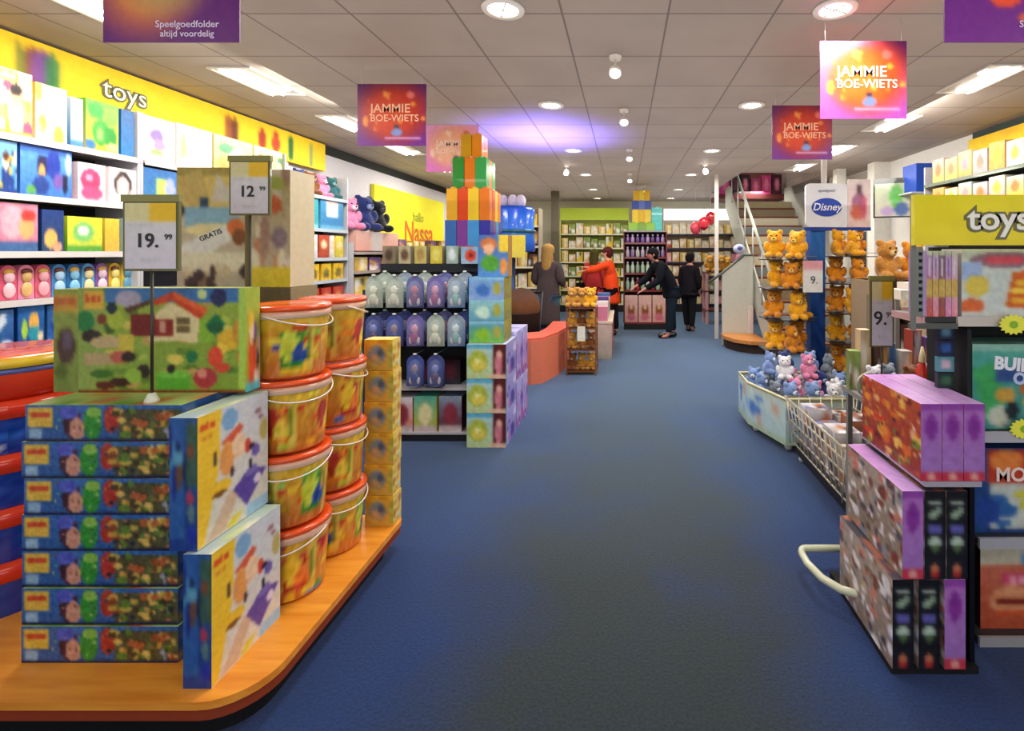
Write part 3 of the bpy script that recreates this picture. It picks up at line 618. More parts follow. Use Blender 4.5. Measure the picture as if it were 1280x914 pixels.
# yellow wall sign further along
ws = tag(empty('wall_sign', (-3.77, 8.7, 1.5)), 'large bright yellow wall sign with orange lettering beyond the left shelving', 'sign')
c = Cv(20, 10, '#f4f02c', '#f6e828').noise(2, .04)
m = MB(); m.grid((.03, -1.4, 1.02), (0, 2.8, 0), (0, 0, -1.02), c); m.box(-.02, .029, -1.4, 1.4, 0, 1.02, '#e8e028'); m.build('panel', 'matte', ws)
text('hallo', .24, '#8aa030', ws, (.035, .15, .62), (PI / 2, 0, PI / 2)); text('Nassa', .52, '#e0702c', ws, (.035, .2, .33), (PI / 2, 0, PI / 2), bold=.01)

# ================================================================== PLUSH
def bear(name, c, mz, sc=1.0, cat='plush toy'):
    b = metas(name, [((0, 0, .062), (.055, .048, .06)), ((0, -.008, .155), (.05, .045, .046)), ((-.038, 0, .195), .019), ((.038, 0, .195), .019),
                     ((-.056, -.02, .09), (.02, .022, .036)), ((.056, -.02, .09), (.02, .022, .036)), ((-.04, -.055, .024), (.025, .042, .024)), ((.04, -.055, .024), (.025, .042, .024))], c, res=.014)
    MB().ball((0, -.052, .142), (.021, .016, .017), mz).build('muzzle', 'plush', b)
    MB().ball((0, -.068, .148), .006, '#18100c', 6, 4).build('nose', 'gloss', b)
    for s in (-1, 1): MB().ball((s * .019, -.052, .168), .0052, '#100c0c', 6, 4).build('eye', 'gloss', b)
    return tag(b, None, cat)
B = {k: bear('plush_bear', *v) for k, v in dict(yellow=('#eaa81c', '#f4cc60'), amber=('#d98a1c', '#eec070'), gold=('#c08a30', '#dcb868'), tan=('#c08438', '#e0b878'), brown=('#7c4a20', '#c09060'),
     blue=('#7c98cc', '#d8e0f0'), white=('#dcdce0', '#f4ecec'), pink=('#d884a8', '#f0c8d4'), navy=('#26346c', '#8898c8'), black=('#181c20', '#484c50'), grey=('#7a8490', '#c8ccd4'), teal=('#2c6468', '#80b0a8')).items()}

# plush on the top of the far left wall shelving
for i, (p, y, z, k, s, r) in enumerate([(438, 6.25, 1.79, 'pink', 2.0, .9), (452, 6.6, 1.79, 'navy', 2.3, .7), (467, 6.95, 1.79, 'black', 2.2, .9), (456, 6.5, 2.2, 'teal', 1.0, .7)][:3]):
    use(B[k], (-3.55, 6.28 + i * .36, 1.782), 1.2, '%s plush bear sitting on the shelf before the yellow wall sign' % k, 'plush bears before the yellow sign', s)
DZ = [.15, .55, .9, 1.25, 1.5, 1.78]
shelf_unit('shelving_unit', 'dark shelving packed with small toys under the yellow wall sign', 1, 6.14, 10.2, DZ[:5], -3.4, -3.76, 1.62, lip='#a89a90', back='#302820')
MB_ = MB().box(-.15, .15, -.58, .58, 0, .26, '#d8a898', right=Cv(20, 6, '#d8b0a0', '#e0a090').rect(.35, 0, .55, 1, '#c8c0b8').noise(2, .08))
o = tag(MB_.build('shelf_top_crate', 'card'), 'pale pink long box carrying the plush bears before the yellow sign', 'box'); o.location = (-3.56, 6.78, 1.515)
# generic unit boxes, scaled
VAR = []
for i, (a, b, nm) in enumerate([('#d8b858', '#b89040', 'tan'), ('#c8c8c0', '#e0d8c8', 'white'), ('#5a3c2c', '#402c24', 'dark brown'), ('#b85040', '#983828', 'red'), ('#4878a8', '#3868a0', 'blue'), ('#88a048', '#708838', 'green'), ('#d890a8', '#c87890', 'pink'), ('#e8d048', '#e0b830', 'yellow'), ('#6a5088', '#583c80', 'purple'), ('#e0c8a0', '#d0b088', 'cream')]):
    art = Cv(6, 8, a, b).blobs(i, 5, ['#f0e0c0', '#302828', a, '#d8a050', '#e8e8e0'], .12, .3, (0, .15, 1, .9)).noise(i, .2)
    p = MB().box(-.5, .5, -.5, .5, 0, 1, b, front=art, top=a, left=b, right=b).build('toy_box', 'card'); tag(p, None, 'toy box'); VAR.append((p, nm))
def fillrow(seed, n, x0, x1, y, z, hmin, hmax, d, rz, axis, where, group, pick=None):
    R = random.Random(seed); w = (x1 - x0) / n
    for i in range(n):
        p, nm = VAR[R.choice(pick)] if pick else R.choice(VAR)
        c = x0 + (i + .5) * w; loc = (c, y, z) if axis == 'x' else (y, c, z)
        use(p, loc, rz, '%s toy box, %s from %s, %s' % (nm, ORD[i], 'left' if axis == 'x' else 'the near end', where), group, (w * R.uniform(.82, .95), d, R.uniform(hmin, hmax)))
for j, z in enumerate(DZ[:5]):
    h = (.4, .33, .3, .2, .22)[j]
    if j >= 2: fillrow(40 + j, 11, 6.2 if j < 4 else 7.45, 10.15, -3.54, z + .001, h * .6, h, .2, PI / 2, 'y', 'shelf %s under the yellow sign' % ('one', 'two', 'three', 'four', 'five')[j], 'small toys under the yellow wall sign', [0, 1, 2, 8, 9, 7, 0])

# ================================================================== BLISTER PACK GONDOLA (centre left)
GX0, GX1, GY = -2.06, -1.225, 3.86
g = tag(empty('pegboard_gondola', ((GX0 + GX1) / 2, GY + .2, 0)), 'dark pegboard gondola of hanging blister packs left of the aisle', 'shelving')
hw = (GX1 - GX0) / 2
MB().box(-hw, hw, .06, .2, 0, 1.4, '#1a2026').build('back_panel', 'matte', g)
MB().box(-hw, hw, -.2, .2, 0, .05, '#10121a').build('plinth', 'matte', g)
for z in (.07, .42): 
    MB().box(-hw + .01, hw - .01, -.2, .055, z - .018, z, '#c8c4c8').build('shelf', 'metal', g)
for s in (-1, 1): MB().box(s * hw - .012, s * hw + .012, -.2, .2, .05, 1.3 if s > 0 else 1.2, '#1c4c98' if s > 0 else '#30404c').build('side_frame', 'metal', g)
for z in (1.33, 1.025, .71): MB().tube([(-hw, .05, z), (hw, .05, z)], .006, '#14161c').build('peg_bar', 'metal', g)
def blister(cardc, c2, toyc, toy2, clear):
    t = tag(empty('blister_pack'), None, 'blister pack'); W, H = .138, .25
    pts = [(-W / 2, -H), (W / 2, -H)] + [(W / 2 * math.cos(a), -.07 + .07 * math.sin(a)) for a in [PI * k / 12 for k in range(13)]]; n = len(pts)
    c = hx(cardc); V = [(x, .004, z) for x, z in pts] + [(x, 0, z) for x, z in pts]
    MB().add(V, [(k, (k + 1) % n, n + (k + 1) % n, n + k) for k in range(n)] + [tuple(range(n, 2 * n)), tuple(reversed(range(n)))], [hx(c2) if z < -.15 else c for x, z in pts] * 2).build('card_back', 'card', t)
    MB().lathe([(0, -.0), (.014, .0), (.014, .012), (0, .014)], 10, '#e4ece0', 0, -.008).build('hanger', 'gloss', t)
    MB().ball((0, -.014, -.11), (.03, .016, .035), toy2).ball((0, -.014, -.18), (.036, .02, .045), toyc).ball((-.03, -.014, -.2), (.014, .014, .03), '#e8d8d0').ball((.03, -.014, -.2), (.014, .014, .03), '#e8d8d0').build('toy', 'gloss', t)
    MB().lathe([(.058, -.235), (.062, -.16), (.056, -.09), (.03, -.045), (0, -.035)], 20, clear, 0, -.006).build('bubble', 'clear', t)
    return t
BP = [blister('#a8b8b0', '#98a898', '#c8d0b8', '#e0e4d0', '#dfe6dc'), blister('#6a70a8', '#3c3c78', '#7a1c20', '#c86a50', '#a8b0e0'), blister('#7470b0', '#48407c', '#a03858', '#e8a0a0', '#b0a8e0'), blister('#98a8b8', '#5878a8', '#70a8a0', '#d8e0d8', '#c0d8e8'), blister('#4a5490', '#202a60', '#5a2838', '#8890c8', '#8090d0'), blister('#4858a0', '#2c3470', '#283470', '#a8886a', '#8898d8')]
for r, (z, ks) in enumerate(((1.31, (0, 0, 1, 2, 3)), (1.005, (4, 5, 2, 0, 3)), (.69, (5, 4)))):
    for i, k in enumerate(ks):
        x = -1.97 + i * .162 if r < 2 else -1.645 + i * .162
        use(BP[k], (x, GY - .02, z), 0, 'clear-domed blister pack, %s from left in the %s row of the pegboard' % (ORD[i], ('top', 'middle', 'lowest')[r]), 'hanging blister packs')
        pg = MB().tube([(x, GY - .03, z + .004), (x, GY + .25, z + .004)], .0018, '#b8bcc0', 6); pegs = pg.build('peg', 'metal', None); pegs.parent = g; pegs.location = -g.location
for r in range(2):
    for i in range(5):
        use(BP[(0, 3, 0, 1, 3)[i] if r == 0 else (4, 5, 4, 1, 5)[i]], (-1.94 + i * .162, GY + .1, (1.335, 1.022)[r]), 0, 'clear-domed blister pack behind the front ones, %s from left, %s row' % (ORD[i], ('top', 'middle')[r]), 'blister packs hanging in the second layer')
for i, (x, w, c1_, c2_, h, nm) in enumerate([(-1.93, .15, '#b84838', '#e0b0a0', .26, 'red'), (-1.76, .16, '#d8d0d8', '#e07860', .27, 'white and red'), (-1.58, .18, '#60b8a0', '#c8b838', .28, 'green and yellow'), (-1.38, .18, '#90a0b8', '#581c24', .28, 'grey and maroon')]):
    cv = Cv(12, 14, c1_, c2_).ell(.5, .5, .3, .3, '#e8e0a8' if i == 2 else '#8a3040').rect(0, .84, 1, 1, '#c8b8b8').noise(i, .12)
    o = tag(pbox('toy_box', w, .16, h, c1_, front=cv, right=c2_), '%s toy box on the bottom shelf of the pegboard gondola' % nm, 'toy box', 'boxes on the bottom shelf of the pegboard gondola'); o.location = (x, GY + .09, .071)
for i, x in enumerate((-1.64, -1.42)):
    cv = Cv(8, 8, '#3a1c24', '#24303c').ell(.5, .5, .3, .3, '#682838').noise(i, .1)
    o = tag(pbox('toy_box', .17, .12, .2, '#28181c', front=cv), 'dark maroon box, %s, on the upper shelf of the pegboard gondola' % ('left', 'right')[i], 'toy box'); o.location = (x, GY + .17, .421)
# small figures on the top of the gondola
for i in range(6):
    w = .1; x = -2.0 + i * .135; cv = Cv(8, 8, ['#8a7a60', '#b8b090', '#c8b868', '#d0c040', '#98b0a8', '#c84830'][i]).ell(.5, .5, .3, .3, ['#4a3a30', '#604830', '#a88a50', '#e0d870', '#d8e8e8', '#701c18'][i]).noise(i, .15)
    o = tag(pbox('toy_box', w, .1, .15, '#a09878', front=cv), '%s small box, %s from left on top of the pegboard gondola' % (['brown', 'beige', 'khaki', 'yellow', 'pale teal', 'red'][i], ORD[i]), 'toy box', 'small boxes on top of the pegboard gondola'); o.location = (x, GY + .33, 1.401)

# end stack of picture boxes beside the aisle
fr = Cv(26, 20, '#a8ccd8', '#b8cc90').ell(.28, .5, .26, .32, '#a8b848').ell(.3, .6, .18, .2, '#d8cc58').ell(.26, .48, .06, .08, '#e8e8a0').rect(0, .0, .66, .14, '#58a8c8').rect(.66, .0, 1, 1, '#501818').ell(.82, .55, .1, .36, '#c87888').ell(.84, .3, .08, .12, '#e0a8a0').rect(.6, .88, 1, 1, '#d8b098').noise(4, .12)
sd = Cv(22, 18, '#a8a0dc', '#8078c0').blobs(5, 12, ['#6848a8', '#d0c8f0', '#b070b0', '#9ab8e0', '#503890'], .06, .2).rect(.0, .0, .1, 1, '#7888b0').noise(4, .12)
eb = tag(pbox('toy_box', .3, .36, .262, '#a898c8', front=fr, right=sd, top=Cv(6, 6, '#c8d0e8').noise(2, .1), left='#88a0b0'), None, 'toy box')
for k in range(3):
    use(eb, (-1.056, 3.915, .0 + k * .2645), 0, 'green ball picture box, %s of three beside the pegboard gondola' % top_ord(k, 3), 'picture boxes stacked at the aisle end')
pv = Cv(16, 26, '#b8b0e8', '#9880cc').blobs(15, 14, ['#7050b0', '#e0d8f8', '#c070a8', '#5840a0', '#a8c0f0'], .06, .18).noise(3, .12)
pb = tag(pbox('toy_box', .24, .2, .41, '#a898d0', front=pv, right=pv, top='#c8c4e8'), None, 'toy box')
for i in range(2):
    for k in range(2):
        use(pb, (-1.03 + .005 * i, 4.24 + i * .23, k * .4115), 0, 'lavender doll box facing the aisle, %s row, %s' % (('near', 'far')[i], ('lower', 'upper')[k]), 'lavender doll boxes behind the picture boxes')
lb = []
for k, (a, b, e) in enumerate([('#58a0c8', '#70b848', '#88c030'), ('#90c8c8', '#60a0b8', '#c8ecd8'), ('#6898d0', '#88a8e0', '#3870c0')]):
    cv = Cv(18, 12, a, b).ell(.4, .6, .2, .28, e).rect(0, 0, 1, .12, '#88c0e0').ell(.8, .5, .12, .3, '#a8a848').noise(k, .12)
    o = tag(pbox('toy_box', .27, .26, .168, a, front=cv, right=Cv(8, 8, '#a8a040', '#8a8850').noise(k, .15), top='#7ab0d8'), '%s box on the stack of light blue boxes beside the gondola' % ('lowest, green-spotted', 'middle, pale green', 'upper, sky blue')[k], 'toy box', 'light blue boxes on the aisle end stack'); o.location = (-1.065, 3.9, .795 + k * .1695)
cv = Cv(18, 26, '#3c68b0', '#5088c8').ell(.35, .22, .28, .16, '#c8703c').ell(.35, .34, .18, .13, '#e8b088').ell(.4, .68, .3, .2, '#4c9a30').rect(.7, 0, 1, .4, '#e8c830').ell(.85, .75, .12, .2, '#e89038').noise(3, .1)
o = tag(pbox('doll_box', .235, .14, .33, '#3c68b0', front=cv, right='#b8883c'), 'blue box with orange-haired green-shirted doll on top of the light blue boxes', 'toy box'); o.location = (-1.03, 3.9, 1.3035)
cv = Cv(16, 12, '#80b0d0', '#a0c0d8').ell(.5, .5, .3, .36, '#d84830').ell(.52, .5, .12, .16, '#7a1018').noise(3, .1)
o = tag(pbox('toy_box', .16, .1, .14, '#80a8c8', front=cv), 'pale blue box with a red flower picture left of the orange-haired doll', 'toy box'); o.location = (-1.285, 4.13, 1.401)

# ================================================================== BLOCK TOWERS
def tower(loc, tiers, label, base):
    t = tag(empty('block_tower', loc), label, 'block tower')
    for (z0, z1, w, cols, n) in tiers:
        m = MB(); s = w / n; k = 0
        for i in range(n):
            for j in range(n):
                if 0 < i < n - 1 and 0 < j < n - 1: continue
                c = cols[(i if j in (0, n - 1) else j) % len(cols)]; e = .004 if (i + j) % 2 else 0
                m.box(-w / 2 + i * s + e, -w / 2 + (i + 1) * s - e * .5, -w / 2 + j * s + e, -w / 2 + (j + 1) * s, z0, z1, c)
                m.lathe([(s * .28, z1), (s * .28, z1 + .018), (0, z1 + .018)], 10, c, -w / 2 + (i + .5) * s, -w / 2 + (j + .5) * s, smooth=False)
        m.build('block_tier', 'gloss', t)
    return t
tw = (px(585, 4.3), 4.49, 0)
tower(tw, [(0, .55, .40, ['#2c58b8', '#3c8ad0'], 4), (.551, 1.1, .40, ['#3c8ad0', '#6a3a9c'], 4), (1.101, 1.45, .39, ['#2468a8', '#3088c8', '#2458b0', '#3c90d0'], 4), (1.451, 1.78, .40, ['#3868b0', '#7a3a94', '#4090d0', '#30309c'], 4),
           (1.781, 2.06, .38, ['#e0a828', '#d8481c', '#e8c430', '#e07820'], 4), (2.061, 2.34, .30, ['#2c8a34', '#d8781c', '#38a050'], 3), (2.341, 2.56, .19, ['#c8981c', '#e08a20'], 2)], 'tall tower of coloured toy blocks, green over yellow over blue, reaching the ceiling', 0)
tower((px(802, 9.6), 9.75, 1.905), [(0, .16, .5, ['#88b838', '#78a030'], 3), (.161, .43, .36, ['#e8c830', '#e0b428'], 3), (.431, .6, .38, ['#3c50a0', '#5870b8'], 3), (.601, .8, .32, ['#e0b020', '#e8c838'], 3)], 'small block tower, yellow and blue, on the far toy shelving', 0)
m = MB().box(-.1, .1, -.1, .1, 0, .46, '#48c0b8'); m.lathe([(.05, .46), (.05, .485), (0, .485)], 10, '#48c0b8', smooth=False); o = tag(m.build('toy_block', 'gloss'), 'teal upright block beside the small block tower at the far shelving', 'toy block'); o.location = (px(822, 9.6) - .02, 9.62, 1.905)

# blue drum on post
t = tag(empty('drum_display', (px(641, 7.3), 7.3, 0)), 'large glossy blue drum on a post with a yellow panel, behind the block tower', 'display')
MB().lathe([(.0, 0), (.25, 0), (.24, .03), (.05, .05)], 24, '#1c3c80').build('base', 'metal', t)
MB().tube([(0, 0, .04), (0, 0, 1.45)], .04, '#2a4a78').build('post', 'metal', t)
MB().lathe([(0, 1.5), (.32, 1.5), (.335, 1.52), (.31, 1.8), (.325, 2.12), (.3, 2.17), (0, 2.2)], 36, cols=['#1c4cb0', '#1c4cb0', '#1458c8', '#2c80e8', '#1458c8', '#1c4cb0', '#1c4cb0']).build('drum', 'gloss', t)
MB().lathe([(.33, 1.78), (.345, 1.79), (.345, 1.82), (.33, 1.83)], 36, '#1c5c70').build('hoop', 'gloss', t)
MB().box(-.02, .26, -.38, -.35, 1.42, 1.74, '#e8d438', front=Cv(8, 8, '#f0dc3c', '#e0d050').noise(2, .06)).build('yellow_panel', 'card', t)
for q_ in (-.15, .0, .12): MB().ball((q_, 0, 2.26), (.08, .08, .1), '#d8d0e0').build('ornament', 'plush', t)

# ================================================================== SALMON BENCH
def P2(o, x, y): return o
bn = tag(empty('curved_bench', (-1.15, 6.2, 0)), 'low salmon red curved bench beside the aisle', 'bench')
ptsb = [(-1.24, 5.52), (-1.05, 5.5), (-.93, 5.56), (-.80, 5.95), (-.745, 6.3), (-.745, 6.9), (-1.0, 6.9), (-1.0, 6.3), (-1.04, 5.98), (-1.24, 5.9)]
q = [(x + 1.15, y - 6.2) for x, y in ptsb]
MB().prism(q, 0, .5, '#e07858', '#c85440').build('body', 'matte', bn)
MB().prism([(x * .98, y * .98) for x, y in q], .5, .52, '#d86850').build('cushion', 'cloth', bn)
# pushchair behind the bench
pc = tag(empty('pushchair', (-1.33, 6.3, 0)), 'dark brown hooded pushchair standing behind the salmon bench', 'pushchair')
V = []; hood = MB(); n = 10
hood.lathe([(.24, 0), (.245, .1), (.2, .22), (.1, .3), (0, .32)], 20, cols=['#5a3c28', '#6a4428', '#5c4030', '#4a3428', '#4a3428']); h = hood.build('hood', 'cloth', pc, (0, 0, .72))
MB().lathe([(0, .3), (.15, .32), (.24, .45), (.25, .72)], 20, cols=['#181414', '#181414', '#201a18', '#2a1e18']).build('seat_shell', 'cloth', pc)
fm = MB()
for s in (-1, 1):
    fm.tube([(s * .22, -.25, .1), (s * .22, .1, .5), (s * .21, .4, .95)], .012, '#303438'); fm.tube([(s * .22, .3, .1), (s * .22, 0, .5)], .012, '#303438')
fm.tube([(-.21, .4, .95), (.21, .4, .95)], .016, '#181818'); fm.build('frame', 'metal', pc)
for sx in (-1, 1):
    for sy in (-.25, .3):
        w_ = MB(); w_.tube([(sx * .24, sy + .075 * math.cos(a), .09 + .075 * math.sin(a)) for a in [2 * PI * i / 16 for i in range(16)]], .014, '#101010', 6, True)
        for a in range(3): w_.tube([(sx * .24, sy + .07 * math.cos(a * 1.05), .09 + .07 * math.sin(a * 1.05)), (sx * .24, sy - .07 * math.cos(a * 1.05), .09 - .07 * math.sin(a * 1.05))], .004, '#a0a0a0', 5)
        w_.build('wheel', 'gloss', pc)

# ================================================================== PLUSH RACK AND BIN BESIDE AISLE
rk = tag(empty('wire_rack', (-.52, 6.08, 0)), 'tiered brown rack of golden plush toys at the left side of the aisle', 'rack')
for s in (-1, 1):
    for f in (-1, 1): MB().box(s * .175 - .008, s * .175 + .008, f * .16 - .008, f * .16 + .008, 0, .82, '#8a5428').build('post', 'metal', rk)
for z in (.05, .31, .57, .82):
    m = MB(); m.box(-.18, .18, -.165, .165, z - .012, z, '#7a4420')
    if z < .8:
        for yy in (-.165, .165): m.box(-.18, .18, yy - .004, yy + .004, z + .05, z + .06, '#8a4c24')
    m.build('tray', 'metal', rk)
MB().box(-.045, .05, -.19, -.185, .42, .6, '#dcd8c0', front=Cv(4, 6, '#e4e0cc').noise(1, .05)).build('price_card', 'card', rk)
R = random.Random(4)
for j, z in enumerate((.05, .31, .57, .82)):
    for i in range(3):
        use(B[('brown', 'gold', 'gold', 'yellow')[(j + i) % 3 + (j == 3)]], (-.52 + (i - 1) * .115, 6.03 + .02 * (i % 2), z + .001), R.uniform(-.4, .4), 'golden plush bear, %s from left on the %s tier of the brown rack' % (ORD[i], ('lowest', 'second', 'third', 'top')[j]), 'golden plush bears on the brown rack', .95 if j < 3 else 1.15)
pbn = tag(empty('display_bin', (-.33, 7.45, 0)), 'low red and white bin of small pink boxes behind the brown rack', 'bin')
MB().box(-.16, .16, -.65, .65, 0, .5, '#b85848', right=Cv(30, 12, '#b06050', '#8a3428').blobs(4, 12, ['#d8d0c8', '#d89090', '#e0c0b0', '#c84838'], .03, .1).noise(3, .12), front=Cv(8, 8, '#c8b0a0', '#a09888').noise(3, .12)).build('body', 'card', pbn)
MB().box(-.17, .17, -.66, .66, .5, .53, '#d8c8b0').build('rim', 'matte', pbn)
for i in range(6):
    p, nm = VAR[[6, 1, 8, 6, 1, 4][i]]; use(p, (-.33, 6.92 + i * .21, .531), PI / 2, '%s small box standing in the red bin, %s from the near end' % (nm, ORD[i]), 'small boxes in the red and white bin', (.17, .2, .2 + .05 * (i % 3)))

# ================================================================== FAR SHELVES
def hshelf(name, label, x0, x1, y, d, zs, H, c='#8a7a68', lip='#c8c0b0', back='#50483c', base='#181818', header=None):
    """free unit, shelves facing the camera side (-Y)"""
    t = tag(empty(name, ((x0 + x1) / 2, y + d / 2, 0)), label, 'shelving'); w = (x1 - x0) / 2
    MB().box(-w, w, d / 2 - .03, d / 2, 0, H, back).build('back_panel', 'matte', t)
    MB().box(-w, w, -d / 2, d / 2 - .031, 0, zs[0] - .021, base).build('plinth', 'matte', t)
    for s in (-1, 1): MB().box(s * w - .012, s * w + .012, -d / 2 + .01, d / 2 - .03, zs[0], H, c).build('side_panel', 'matte', t)
    for z in zs:
        MB().box(-w + .013, w - .013, -d / 2, d / 2 - .031, z - .02, z, c).build('shelf', 'metal', t)
        MB().box(-w + .013, w - .013, -d / 2 - .006, -d / 2, z - .03, z + .003, lip).build('price_rail', 'gloss', t)
    if header: MB().box(-w, w, -d / 2, -d / 2 + .04, H, H + header[0], header[1]).build('header', header[2], t)
    return t
ux0, ux1 = 0.0, .82
hshelf('toy_shelf_unit', 'dark shelving with rows of small bottles and doll boxes at the aisle end', ux0, ux1, 9.4, .45, [.14, .76, 1.09, 1.4, 1.68], 1.9, c='#6a3030', lip='#7a3030', back='#40282c')
MB_ = MB().box(ux0 - .01, ux1 + .01, 9.385, 9.865, 1.885, 1.905, '#a898a8'); o = tag(MB_.build('shelf_top_board', 'matte'), 'mauve board closing the top of the aisle end shelving', 'board')
for j, (z, n, hh, cols, nm) in enumerate([(1.68, 8, .16, ['#7858a0', '#a888b8', '#583878'], 'purple'), (1.4, 8, .2, ['#a8a0b0', '#8a7098', '#b8b8b0'], 'mauve'), (1.09, 8, .22, ['#a8c0a8', '#b8c8b0', '#88a088'], 'pale green'), (.76, 8, .24, ['#98b898', '#c0ccb8', '#a83838'], 'green and white')]):
    bt = []
    for c_ in cols:
        b = empty('small_bottle'); tag(b, None, 'bottle')
        MB().lathe([(0, 0), (.036, 0), (.038, .02), (.038, hh * .6), (.018, hh * .78), (.018, hh * .86)], 12, c_).build('body', 'gloss', b)
        MB().lathe([(.02, hh * .86), (.02, hh), (0, hh)], 10, '#e0dce0').build('cap', 'gloss', b); bt.append(b)
    for i in range(n): use(bt[i % 3], (ux0 + .07 + i * .098, 9.5, z + .001), 0, '%s small bottle, %s from left on a shelf of the aisle end shelving' % (nm, ORD[i]), 'small bottles on the aisle end shelving')
for i in range(3):
    cv = Cv(14, 24, '#e0b8a8', '#d8988c').ell(.5, .6, .26, .3, '#8a4c1c').ell(.5, .42, .13, .11, '#e8c0a0').ell(.5, .8, .3, .15, '#c86878').noise(i, .1)
    o = tag(pbox('doll_box', .25, .2, .52, '#c88880', front=cv), 'pink doll box, %s from left on the lowest shelf at the aisle end' % ORD[i], 'toy box', 'pink doll boxes at the aisle end'); o.location = (ux0 + .14 + i * .268, 9.52, .141)
# back wall units
BZ = [.2, .55, .9, 1.25, 1.6, 1.95]
def backunit(seed, x0, x1, y, n, label, where, pick, c, back, zs=BZ, H=2.3, header=None, lip='#e0dcb8'):
    hshelf('toy_shelf_unit', label, x0, x1, y, .35, zs, H, c=c, back=back, lip=lip, header=header)
    for j, z in enumerate(zs):
        fillrow(seed + j, n, x0 + .02, x1 - .02, y + .13, z + .001, .18, .29, .2, 0, 'x', '%s shelf up, %s' % (ORD[j], where), 'toy boxes on the ' + where, pick)
backunit(60, -1.6, .12, 12.2, 9, 'bright yellow-green shelving at the back end of the shop, left of the aisle', 'green back shelving', [7, 5, 9, 0, 1, 7], '#c8c878', '#b8c060', header=(.3, '#b8d040', 'matte'))
backunit(70, 1.0, 2.9, 12.2, 10, 'pale shelving with a white light box at the back right of the shop', 'pale back shelving', [1, 9, 6, 0, 3, 1], '#c8c0b0', '#b8a890', header=(.28, '#f0f4ff', 'screen'), lip='#303c60')
backunit(80, -3.7, -2.0, 10.6, 8, 'cream shelving in the back left corner of the shop', 'cream back-left shelving', [9, 0, 2, 1, 6], '#a89880', '#80705c')
backunit(90, -2.9, -1.45, 8.3, 8, 'cream and brown shelving behind the blue drum display', 'shelving behind the blue drum', [9, 0, 7, 2, 1], '#a89c88', '#705c48', H=2.25)
w = MB(); w.box(-1.62, -1.45, 10.8, 10.95, 0, ZC, '#5a5444'); struct(w.build('trim_3', 'matte'))
# left floor between: low gondola along the left
# pink stand with yellow plush
ps = tag(empty('display_table', (1.98, 10.3, 0)), 'pink-legged display stand with yellow plush toys at the back right', 'stand')
for sx in (-1, 1):
    for sy in (-1, 1): MB().box(sx * .26 - .025, sx * .26 + .025, sy * .2 - .025, sy * .2 + .025, 0, 1.06, '#d8a0a0').build('leg', 'matte', ps)
for z in (.3, .7, 1.08): MB().box(-.3, .3, -.24, .24, z - .02, z, '#6a3a38').build('shelf', 'matte', ps)
for i in range(4): use(B['yellow' if i % 2 else 'gold'], (1.8 + .12 * i, 10.22, 1.081), 0, 'yellow plush bear, %s from left on the pink-legged stand' % ORD[i], 'yellow plush bears on the pink-legged stand', 1.7 - .2 * (i % 2))
for i in range(3): p, nm = VAR[[5, 6, 3][i]]; use(p, (1.8 + .18 * i, 10.25, .701), 0, '%s small box, %s from left, on the middle shelf of the pink-legged stand' % (nm, ORD[i]), None, (.15, .2, .2))
use(B['pink'], (2.55, 10.4, 1.2), -.2, 'pink plush bear on the brown cabinet right of the pink-legged stand', None, 2.0)
o = tag(pbox('storage_cabinet', .4, .4, 1.2, '#6a3838', front=Cv(6, 10, '#7a4440', '#5a3030').rect(.1, .1, .9, .45, '#30282c').rect(.1, .52, .9, .9, '#c8a890').noise(2, .1)), 'brown cabinet right of the pink-legged stand', 'cabinet'); o.location = (2.55, 10.45, 0)
# red balloons
for i, (dx, dz, c_) in enumerate([(0, 0, '#c02030'), (.14, .1, '#a81828'), (-.13, -.08, '#d84858')]):
    t = tag(empty('balloon', (px(880, 8.9) + dx, 8.9 + .08 * i, 2.02 + dz)), '%s balloon hanging from the ceiling before the stairs' % ('middle bright red', 'dark red right-hand', 'pinkish red left-hand')[i], 'balloon', 'red balloons before the stairs')
    MB().lathe([(0, -.13), (.02, -.125), (.08, -.07), (.105, .02), (.08, .09), (0, .13)], 18, c_).build('envelope', 'gloss', t)
    MB().tube([(0, 0, .125), (0, 0, ZC - 2.02 - dz)], .002, '#b8b0b0', 5).build('string', 'matte', t)

# ================================================================== STAIRS
st = tag(empty('staircase', (2.6, 8.0, 0)), 'wooden staircase with pale stringers rising to the upper floor at the right', 'staircase')
X0s, X1s = 2.12 - 2.6, 3.35 - 2.6
ns = 13
for i in range(ns):
    y = 7.0 + i * .215 - 8.0; z = .18 + i * .182
    m = MB(); m.box(X0s + .03, X1s, y, y + .24, z - .035, z, '#7a4a2c', front='#5c2c1c'); m.build('tread', 'matte', st)
    MB().box(X0s + .03, X1s, y + .2, y + .212, z - .001 , z + .146, ('#a89c78', '#6a706c', '#b0a890', '#7a6c54')[i % 4]).build('riser', 'matte', st)
m = MB()
for s, (xa, xb) in enumerate(((X0s, X0s + .028), (X1s + .002, X1s + .03))):
    V = [(x, y, z) for x in (xa, xb) for (y, z) in ((-1.1, 0), (-1.1, .32), (1.86, 2.83), (2.2, 2.83), (2.2, 2.45), (-.8, 0))]
    m.add(V, [(0, 1, 2, 3, 4, 5), (11, 10, 9, 8, 7, 6)] + [(k, 6 + k, 6 + (k + 1) % 6, (k + 1) % 6) for k in range(6)], hx('#a8a89c'))
m.build('stringer', 'matte', st)
rl = MB(); rl.tube([(X0s - .02, -1.15, 1.05), (X0s - .02, 1.6, 3.4)], .025, '#b0b4a8'); rl.build('handrail', 'metal', st)
for i in range(6):
    y = -1.1 + i * .52; MB().tube([(X0s - .02, y, max(.02, .25 + (y + 1.1) * .847)), (X0s - .02, y, 1.08 + (y + 1.1) * .855)], .012, '#b8b8b0').build('baluster', 'metal', st)
